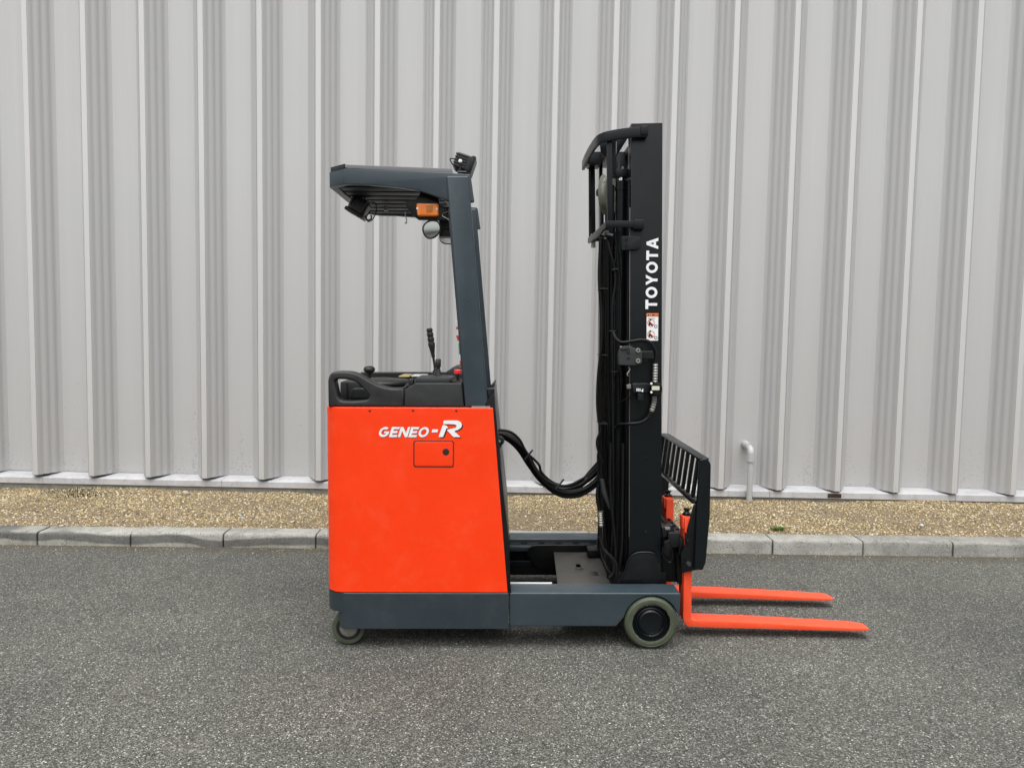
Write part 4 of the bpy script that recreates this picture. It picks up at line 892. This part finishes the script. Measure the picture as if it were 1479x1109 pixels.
# printed characters on the coil
zq = .1143
for pp in ([(0.6399, 1.2939), (0.6451, 1.2939), (0.6453, 1.2793), (0.6401, 1.2793)], [(0.6479, 1.2932), (0.6527, 1.2933), (0.653, 1.2794), (0.6481, 1.2793)], [(0.6555, 1.2933), (0.6604, 1.2933), (0.6606, 1.2794), (0.6557, 1.2794)], [(0.663, 1.2801), (0.6736, 1.2941), (0.6739, 1.276), (0.669, 1.276)]):
    plate('coil_print', pp, zq, zq+.0008, WHITE, val, .0001, res=0, smooth=0)
# ribbed spring sleeves and rubber hoses
def sleeve(pts, par):
    c_ = cr(pts, 10); rs = [.0115 if i % 3 else .0145 for i in range(len(c_))]
    return MB().tube(c_, rs, 12).build('spring_sleeve', ZINC, par, smooth=30)
sleeve([(0.7391, 0.15, 1.3261), (0.74, 0.15, 1.3716), (0.7392, 0.15, 1.4171)], T); sleeve([(0.7369, 0.15, 1.2524), (0.7358, 0.15, 1.2172), (0.7243, 0.15, 1.1749)], T)
tube('hydraulic_hose', cr([(0.5353, 0.22, 1.5727), (0.5442, 0.18, 1.5413), (0.568, 0.15, 1.5225), (0.6151, 0.14, 1.5281), (0.6672, 0.14, 1.5353), (0.7057, 0.14, 1.5251), (0.7299, 0.145, 1.4939), (0.7403, 0.15, 1.4555), (0.7393, 0.15, 1.4101)], 8), .0085, RUBBER, T)
tube('hydraulic_hose', cr([(0.7242, 0.15, 1.1819), (0.7073, 0.15, 1.1431), (0.669, 0.15, 1.1182), (0.611, 0.16, 1.1097), (0.5749, 0.2, 1.1012), (0.5626, 0.26, 1.0793)], 8), .0085, RUBBER, T)
tube('sensor_cable', cr([(0.6493, 0.15, 1.2449), (0.6176, 0.17, 1.2431), (0.5892, 0.19, 1.227), (0.5656, 0.22, 1.2063)], 6), .004, RUBBER, T, 6)
tube('bare_pin', cr([(0.6081, 0.17, 1.398), (0.6136, 0.17, 1.384), (0.6016, 0.17, 1.3628), (0.6053, 0.17, 1.3523)], 5), .004, STEEL, T, 6)
tube('sensor_cable', cr([(0.5668, 0.2, 1.4035), (0.5745, 0.2, 1.3611), (0.5818, 0.22, 1.3172), (0.5802, 0.25, 1.2505)], 6), .007, RUBBER, T, 6)

# ---- long hoses down the mast
rg = random.Random(11)
for k in range(9):
    x0 = 867.5+k*1.7 if k < 7 else 884+4*(k-7); y = .30+.05*k
    pts = []
    for yy in (346, 400, 460, 520, 580, 640, 700, 760, 815):
        sh = rg.uniform(-1.2, 1.2)+(-(3.5-k)*.15 if yy < 600 else 0)
        pts.append((x0+sh+(0 if yy < 620 else (yy-620)*.028), yy, y))
    P__ = {0: [(0.4752, 0.3, 2.0516), (0.4706, 0.3, 1.8594), (0.4843, 0.3, 1.6444), (0.4835, 0.3, 1.4277), (0.4828, 0.3, 1.2094), (0.4894, 0.3, 0.9896), (0.496, 0.3, 0.7681), (0.5137, 0.3, 0.545), (0.5428, 0.3, 0.3126)],
           1: [(0.4882, 0.36, 2.0588), (0.489, 0.36, 1.8637), (0.4955, 0.36, 1.6454), (0.4985, 0.36, 1.4255), (0.5052, 0.36, 1.204), (0.5045, 0.36, 0.9809), (0.515, 0.36, 0.7561), (0.5293, 0.36, 0.5296), (0.559, 0.36, 0.2786)],
           2: [(0.5049, 0.42, 2.0733), (0.504, 0.42, 1.868), (0.5125, 0.42, 1.6465), (0.5137, 0.42, 1.4234), (0.5205, 0.42, 1.1986), (0.5236, 0.42, 0.9722), (0.5343, 0.42, 0.7441), (0.5526, 0.42, 0.5143), (0.5869, 0.42, 0.244)],
           3: [(0.5162, 0.45, 2.077), (0.5153, 0.45, 1.8702), (0.5239, 0.45, 1.6471), (0.527, 0.45, 1.4224), (0.532, 0.45, 1.196), (0.539, 0.45, 0.9679), (0.5497, 0.45, 0.7381), (0.5683, 0.45, 0.5067), (0.5952, 0.45, 0.2344)],
           4: [(0.517, 0.4, 2.071), (0.5198, 0.4, 1.8667), (0.5247, 0.4, 1.6463), (0.5278, 0.4, 1.4242), (0.5328, 0.4, 1.2005), (0.5397, 0.4, 0.9752), (0.5504, 0.4, 0.7482), (0.5725, 0.4, 0.5195), (0.5915, 0.4, 0.2505)],
           5: [(0.5181, 0.34, 2.071), (0.5203, 0.34, 1.8625), (0.524, 0.34, 1.6453), (0.5271, 0.34, 1.4264), (0.532, 0.34, 1.206), (0.5388, 0.34, 0.9839), (0.5531, 0.34, 0.7602), (0.5712, 0.34, 0.5349), (0.5862, 0.34, 0.2698)],
           6: [(0.5154, 0.5, 2.0606), (0.5142, 0.5, 1.8737), (0.5192, 0.5, 1.6479), (0.5203, 0.5, 1.4205), (0.5273, 0.5, 1.1914), (0.5419, 0.5, 0.9606), (0.5567, 0.5, 0.7281), (0.5677, 0.5, 0.4938), (0.5871, 0.5, 0.2183)],
           7: [(0.5046, 0.28, 2.0707), (0.5096, 0.26, 2.0261), (0.527, 0.25, 1.9548), (0.542, 0.25, 1.8986), (0.5467, 0.25, 1.821), (0.534, 0.25, 1.7148), (0.5343, 0.25, 1.5726), (0.5381, 0.25, 1.4298), (0.544, 0.25, 1.142), (0.5511, 0.25, 0.7783), (0.5481, 0.25, 0.484), (0.5359, 0.25, 0.3135)],
           8: [(0.5407, 0.26, 2.086), (0.5527, 0.26, 1.9982), (0.5611, 0.26, 1.9101), (0.5737, 0.26, 1.7864), (0.5769, 0.26, 1.5729), (0.5693, 0.26, 1.3577), (0.5773, 0.26, 1.0685), (0.5802, 0.26, 0.6292), (0.5739, 0.26, 0.3104)]}[k]
    tube('hydraulic_hose', cr(P__, 7), (.0105, .009, .0085, .01, .009, .0075, .011, .0075, .007)[k], RUBBER, T)
tube('hydraulic_hose', cr([(0.479, 0.27, 1.4827), (0.4663, 0.27, 1.3567), (0.4627, 0.27, 1.2121), (0.4731, 0.27, 1.1105), (0.4845, 0.27, 1.0668), (0.4654, 0.27, 1.0084), (0.4715, 0.27, 0.9573), (0.4978, 0.27, 0.8916)], 8), .007, RUBBER, T)
tube('hydraulic_hose', cr([(0.4927, 0.29, 1.457), (0.4765, 0.29, 1.3194), (0.4784, 0.29, 1.1739), (0.4907, 0.29, 1.0716), (0.4808, 0.29, 0.991), (0.4966, 0.29, 0.8992)], 8), .006, RUBBER, T)
tube('hydraulic_hose', cr([(0.5264, 0.2, 1.0043), (0.5259, 0.2, 0.7883), (0.547, 0.2, 0.5707), (0.5599, 0.2, 0.4247), (0.5439, 0.2, 0.2853)], 8), .008, RUBBER, T)
tube('hydraulic_hose', cr([(0.5922, 0.21, 1.0031), (0.5941, 0.21, 0.6412), (0.5933, 0.21, 0.4585), (0.5775, 0.21, 0.3115), (0.5599, 0.21, 0.2747)], 8), .008, RUBBER, T)
for q in ((866,462), (866,513), (866,612), (884,478), (882,537), (881,620)):
    pass
for q, wd in (((0.4891, 0.27, 1.797), .05), ((0.4938, 0.27, 1.454), .055), ((0.4937, 0.26, 1.0972), .06), ((0.5367, 0.23, 1.5798), .035), ((0.5468, 0.23, 1.37), .035), ((0.5428, 0.23, 1.8935), .03)):
    MB().box(q[0]-wd*.32, q[0]+wd*.4, q[1]-.004, q[1]+.13, q[2]-.003, q[2]+.003).build('cable_tie', BLACKV, T, bev=.001)
# lower hose clutter and coupler
tube('hose_coupler', [(0.4852, 0.22, 0.8132), (0.4969, 0.22, 0.7478), (0.5305, 0.22, 0.6569)], [.012, .016, .006], PLASTIC_L, T, 10)
tube('hydraulic_hose', cr([(0.4701, 0.24, 0.78), (0.4675, 0.24, 0.7069), (0.4793, 0.24, 0.6337), (0.4846, 0.24, 0.505), (0.4905, 0.22, 0.4187), (0.5141, 0.2, 0.3513), (0.5434, 0.2, 0.3147)], 8), .010, RUBBER, T)
sleeve([(0.4822, 0.235, 0.6422), (0.4845, 0.235, 0.6056), (0.4869, 0.235, 0.5615)], T)
tube('hydraulic_hose', cr([(0.491, 0.2, 0.4611), (0.5189, 0.19, 0.4275), (0.5482, 0.19, 0.3838), (0.549, 0.19, 0.3326), (0.5278, 0.19, 0.3032)], 8), .0095, RUBBER, T)
tube('hydraulic_hose', cr([(0.4759, 0.2, 0.5158), (0.4971, 0.19, 0.4457), (0.5334, 0.19, 0.4166), (0.5628, 0.19, 0.3728), (0.5637, 0.19, 0.3106)], 8), .0095, RUBBER, T)
tube('hose_stub', [(0.4736, 0.3, 0.938), (0.4776, 0.3, 0.768)], .006, BLACK, T)
# carriage gusset at mast foot: dark web with a pale rolled edge
gus = [(0.5732, 0.178, 0.278), (0.6046, 0.178, 0.3365), (0.6251, 0.178, 0.4022), (0.6533, 0.178, 0.4314), (0.689, 0.178, 0.4406), (0.7428, 0.178, 0.4389), (0.7681, 0.178, 0.4244), (0.7939, 0.178, 0.388)]
plate('mast_foot_plate', [(0.5775, 0.273), (0.6053, 0.3352), (0.6258, 0.401), (0.654, 0.4302), (0.6897, 0.4394), (0.7436, 0.4377), (0.769, 0.4232), (0.7948, 0.3867), (0.7969, 0.2734)], .178, .188, BLACK, T, .002)
tube('foot_plate_edge', cr(gus, 4), .0052, MAST, T, 8)
box('mast_foot', 0.5437, 0.829, .2, .86, .10, .33, DEEP, T, .006)
box('carriage_frame', 0.5633, 0.6504, .36, .84, .20, .62, DEEP, T, .006)
# reach carriage side and floor plate
plate('reach_side_plate', rnd([(0.1201, 0.2358, 0.05), (0.1406, 0.2911, 0.05), (0.5586, 0.2921), (0.5605, 0.1431), (0.1793, 0.1423, 0.05)], .05), .83, .85, DEEP, T, .004)
tube('side_plate_edge', cr([(0.1239, 0.826, 0.223), (0.1319, 0.826, 0.2654), (0.1609, 0.826, 0.2888), (0.24, 0.826, 0.2932), (0.5234, 0.826, 0.2939)], 4), .004, BLACK, T, 8)
fp = plate('reach_floor_plate', [[(0.2612, .18), (.56, .18), (.56, .83), (0.2815, .83)], [(0.3903, .50), (0.4175, .50), (0.4175, .60), (0.3903, .60)][::-1]], .244, .252, DULL, T, .002, plane='xy')
box('plate_lug', 0.3844-.004, 0.4193+.004, .49, .502, .205, .262, DULL, T, .002)
box('plate_slot', 0.4568, 0.4949, .38, .45, .251, .2535, BLACKV, T, .0005)
box('plate_corner', 0.4739, .56, .70, .80, .252, .30, DEEP, T, .006)
box('reach_cylinder', -.02, .28, .50, .58, .10, .16, DEEP, T, .01)

# ---- hose loop from body to mast
loops = [([(-0.0815, 0.4, 1.0329), (-0.0292, 0.4, 1.0219), (0.0307, 0.4, 0.9883), (0.0984, 0.4, 0.9132), (0.1591, 0.4, 0.8113), (0.231, 0.4, 0.7395), (0.3177, 0.4, 0.7056), (0.4078, 0.4, 0.7211), (0.4675, 0.4, 0.7593), (0.5119, 0.4, 0.8087)], .0150),
         ([(-0.0823, 0.46, 1.0098), (-0.0292, 0.46, 1.0024), (0.0392, 0.46, 0.9568), (0.1005, 0.46, 0.8729), (0.1696, 0.46, 0.7733), (0.254, 0.46, 0.7043), (0.3496, 0.46, 0.6796), (0.4371, 0.46, 0.701), (0.5126, 0.46, 0.7629)], .0135),
         ([(-0.082, 0.43, 1.0366), (-0.0293, 0.43, 1.0292), (0.0423, 0.43, 0.9916), (0.0955, 0.43, 0.9197), (0.1452, 0.43, 0.8324), (0.2138, 0.43, 0.7487), (0.2973, 0.43, 0.7184), (0.3955, 0.43, 0.7416), (0.463, 0.43, 0.7954), (0.5151, 0.43, 0.8566)], .0120),
         ([(-0.081, 0.36, 1.0456), (-0.0367, 0.36, 1.0495), (0.0151, 0.36, 1.0386), (0.0597, 0.36, 1.0015), (0.0859, 0.36, 0.9531), (0.1046, 0.36, 0.9196), (0.1535, 0.36, 0.83), (0.2283, 0.36, 0.7664), (0.314, 0.36, 0.7517), (0.3955, 0.36, 0.7858), (0.4544, 0.36, 0.831), (0.5057, 0.36, 0.8911)], .0065),
         ([(-0.0812, 0.38, 1.0281), (-0.0218, 0.38, 1.0208), (0.0453, 0.38, 0.9799), (0.1053, 0.38, 0.9201), (0.1428, 0.38, 0.8865), (0.1691, 0.38, 0.8565), (0.1806, 0.38, 0.8189), (0.2333, 0.38, 0.77), (0.3045, 0.38, 0.7438), (0.3828, 0.38, 0.763), (0.4529, 0.38, 0.8387), (0.5081, 0.38, 0.9028)], .0070),
         ([(0.0992, 0.42, 0.8948), (0.1563, 0.42, 0.7962), (0.2211, 0.42, 0.7202), (0.297, 0.42, 0.6784), (0.3839, 0.42, 0.6787), (0.4628, 0.42, 0.721), (0.515, 0.42, 0.7745)], .0065),
         ([(-0.0828, 0.5, 0.9967), (-0.0139, 0.5, 0.9854), (0.0553, 0.5, 0.9278), (0.1172, 0.5, 0.8353), (0.1948, 0.5, 0.7386), (0.2721, 0.5, 0.6922), (0.3644, 0.5, 0.7002), (0.4485, 0.5, 0.755), (0.5246, 0.5, 0.8212)], .0110)]
for pts, rr in loops: tube('hydraulic_hose', cr(pts, 8), rr, RUBBER, T, 10)
for q in ((0.1, 0.33, 0.9281), (0.2671, 0.33, 0.7725)): MB().tube([Vector(q)+Vector((-.012, -.015, -.03)), Vector(q)+Vector((.03, -.015, .022))], .005, 6).build('cable_tie', BLACKV, T)
MB().lathe([(.0, -.012), (.006, -.012), (.008, -.008), (.02, -.006), (.024, .004), (.024, .03)], (-0.0447, 0.16, 1.0185), 20).build('hose_clamp', BLACK, T)
MB().lathe([(0, -.014), (.0065, -.013)], (-0.0447, 0.16, 1.0185), 14).build('bolt', STEEL, T)
plate('clamp_arm', [(-0.0715, 1.002), (-0.0432, 1.0307), (-0.0289, 1.0021), (-0.0501, 0.9662), (-0.0678, 0.9662)], .17, .2, BLACK, T, .004)

# ---- fork carriage, load backrest, forks
br = plate('backrest_post', rnd([(0.963, 0.9364, 0.006), (0.9976, 0.9454, 0.03), (1.0192, 0.9191, 0.03), (1.0201, 0.6508), (1.0045, 0.4122), (0.9896, 0.371, 0.01), (0.9472, 0.3763), (0.9518, 0.6506)], 0), .10, .125, MAST, T, .004, res=3)
brf = dup(br, T, (0, .955, 0))
# top and bottom rails run across; slats between
tx, tz = 0.9611, 0.9453
box('backrest_rail', tx, tx+.052, .118, 1.06, tz-.014, tz-.003, MAST, T, .003)
bxr, bzr = 0.938, 0.7108
box('backrest_rail', bxr-.003, bxr+.03, .126, 1.06, bzr-.004, bzr+.012, MAST, T, .003)
sx0, sx1 = bxr, tx
for k in range(8):
    y0 = .160+.109*k
    MB().box(sx0+.002, sx0+.019, y0, y0+.029, bzr+.02, tz-.014, shear=(sx1-sx0)/(tz-.05-bzr)).build('backrest_slat', BLACK, T, bev=.002)
plate('backrest_leg', [(0.9047, 0.5573), (0.9513, 0.5288), (0.9973, 0.5289), (0.9992, 0.4462), (0.9548, 0.3669), (0.9087, 0.3668)], .13, .15, BLACK, T, .003)
plate('backrest_leg', [(0.9047, 0.5573), (0.9513, 0.5288), (0.9973, 0.5289), (0.9992, 0.4462), (0.9548, 0.3669), (0.9087, 0.3668)], 1.0, 1.02, BLACK, T, .003)
plate('backrest_leg', [(0.9126, 0.5707), (0.9451, 0.7027), (0.9836, 0.71), (0.9912, 0.3701), (0.889, 0.3483), (0.8834, 0.4489), (0.9037, 0.492), (0.9133, 0.5386)], .126, .14, BLACK, T, .003)
for q in ((0.9138, 0.12, 0.5171), ): MB().lathe([(0, -.010), (.010, -.008), (.012, .0)], q, 16).build('bolt', BLACK, T)
MB().lathe([(0, -.012), (.010, -.010), (.016, .006)], (0.9234, 0.12, 0.3951), 8).build('bolt', PLASTIC_L, T)
# carriage bars
cx0 = 0.9198; cz0 = 0.5169
cb = box('carriage_bar', cx0-.04, cx0+.012, .16, .86, cz0-.085, cz0+.0, BLACK, T, .005)
mb = MB()
for k in range(9): mb.box(cx0-.012, cx0+.001, .20+k*.07, .222+k*.07, cz0, cz0+.006)
mb.build('bar_notch', DEEP, cb, bev=.001)
plate('carriage_bar', [(0.9076, 0.3448), (0.9329, 0.3449), (0.9308, 0.2713), (0.9091, 0.2713)], .2, .84, BLACK, T, .003)
plate('carriage_side', [(0.8058, 0.5714), (0.9223, 0.506), (0.924, 0.4255), (0.9091, 0.2713), (0.8078, 0.2711)], .22, .25, DEEP, T, .003)
plate('carriage_side', [(0.8046, 0.6369), (0.9221, 0.517), (0.924, 0.4255), (0.8735, 0.4254), (0.8076, 0.4765)], .80, .83, DEEP, T, .003)
plate('side_shift_block', rnd([(0.8214, 0.5502), (0.8857, 0.5503), (0.8873, 0.4706), (0.8301, 0.4704)], .003), .16, .2, BLACK, T, .004)
plate('side_shift_block', rnd([(0.7924, 0.5718), (0.8493, 0.5864), (0.8646, 0.5358), (0.8007, 0.5139)], .003), .18, .22, BLACK, T, .004)
plate('roller_guard', rnd([(0.8009, 0.503), (0.8292, 0.514), (0.8451, 0.4342), (0.8168, 0.4159), (0.7984, 0.4413)], .004), .15, .2, DEEP, T, .004)
tube('grease_hose', cr([(0.7951, 0.14, 0.4789), (0.7922, 0.14, 0.4428), (0.8105, 0.14, 0.414), (0.8321, 0.14, 0.3996), (0.8422, 0.14, 0.4285), (0.8378, 0.14, 0.4718)], 6), .004, BLACK, T, 6)
box('small_bracket', 0.8061, 0.831, .15, .17, 0.5662, 0.577, ZINC, T, .001)
plate('carriage_arm', rnd([(0.8969, 0.5132), (0.9223, 0.506), (0.9308, 0.2713), (0.8838, 0.2712), (0.8735, 0.4254)], .003), .19, .215, DEEP, T, .003)

# forks: L profile with tapering blade
def fork(y0, y1, tipx, heelx, heelz, tipz, topz, toplean=0):
    t = .034
    root = MB()
    # blade with tapered, rounded tip
    n = 14; vs = []; xs = [heelx+.0502, heelx+.08, heelx+.4, tipx-.16, tipx-.10, tipx-.05, tipx-.02, tipx-.006, tipx]
    ws = [1, 1, 1, 1, .98, .92, .80, .64, .48]; ts = [t, t, t*.86, t*.5, t*.42, t*.36, t*.3, t*.25, t*.14]
    yc = (y0+y1)/2; hw = (y1-y0)/2
    for x_, w_, tt in zip(xs, ws, ts):
        zb = heelz+(tipz-heelz)*(x_-heelx)/(tipx-heelx)
        vs += [(x_, yc-hw*w_, zb), (x_, yc+hw*w_, zb), (x_, yc+hw*w_, zb+tt), (x_, yc-hw*w_, zb+tt)]
    fs = []
    for i in range(len(xs)-1):
        for k in range(4): fs.append((i*4+k, (i+1)*4+k, (i+1)*4+(k+1) % 4, i*4+(k+1) % 4))
    m_ = len(xs)-1; fs += [(0, 1, 2, 3), (m_*4+3, m_*4+2, m_*4+1, m_*4)]
    f = MB().add(vs, fs).build('fork_blade', ORANGE_D, None, bev=.003)
    sh = plate('fork_shank', rnd([(heelx-.024, heelz+.03, .02), (heelx+.0, heelz, .004), (heelx+.05, heelz-.0005), (heelx+.05, heelz+t), (heelx+.018, heelz+t+.004, .02), (heelx+.018+toplean, topz), (heelx-.024+toplean, topz)], 0), y0, y1, ORANGE_D, None, .003)
    return f, sh
def fork_set(*a):
    f, sh = fork(*a); e = empty('fork', (0, 0, 0)); e.parent = T; f.parent = e; sh.parent = e; return e
fz, ft = 0.058, 0.0334
hx = 0.9087+.022
e1 = fork_set(.15, .26, 1.8901, hx, fz, ft, 0.6263, .0)
e2 = fork_set(.60, .71, 1.8969, hx, fz, ft, 0.6263, .0)
for y in (.205, .655):
    q = Vector((hx-.003, y, 0.6263)); e = e1 if y < .4 else e2
    MB().lathe([(.024, -.01), (.024, .012), (.016, .016), (.012, .022), (.012, .03), (.018, .032), (.018, .038), (0, .04)], q, 16, 'z').build('fork_pin', ORANGE_D if 0 else BLACK, e)
    MB().box(q.x-.03, q.x+.016, y-.035, y+.035, q.z-.06, q.z+.004).build('fork_hook', ORANGE_D, e, bev=.006)
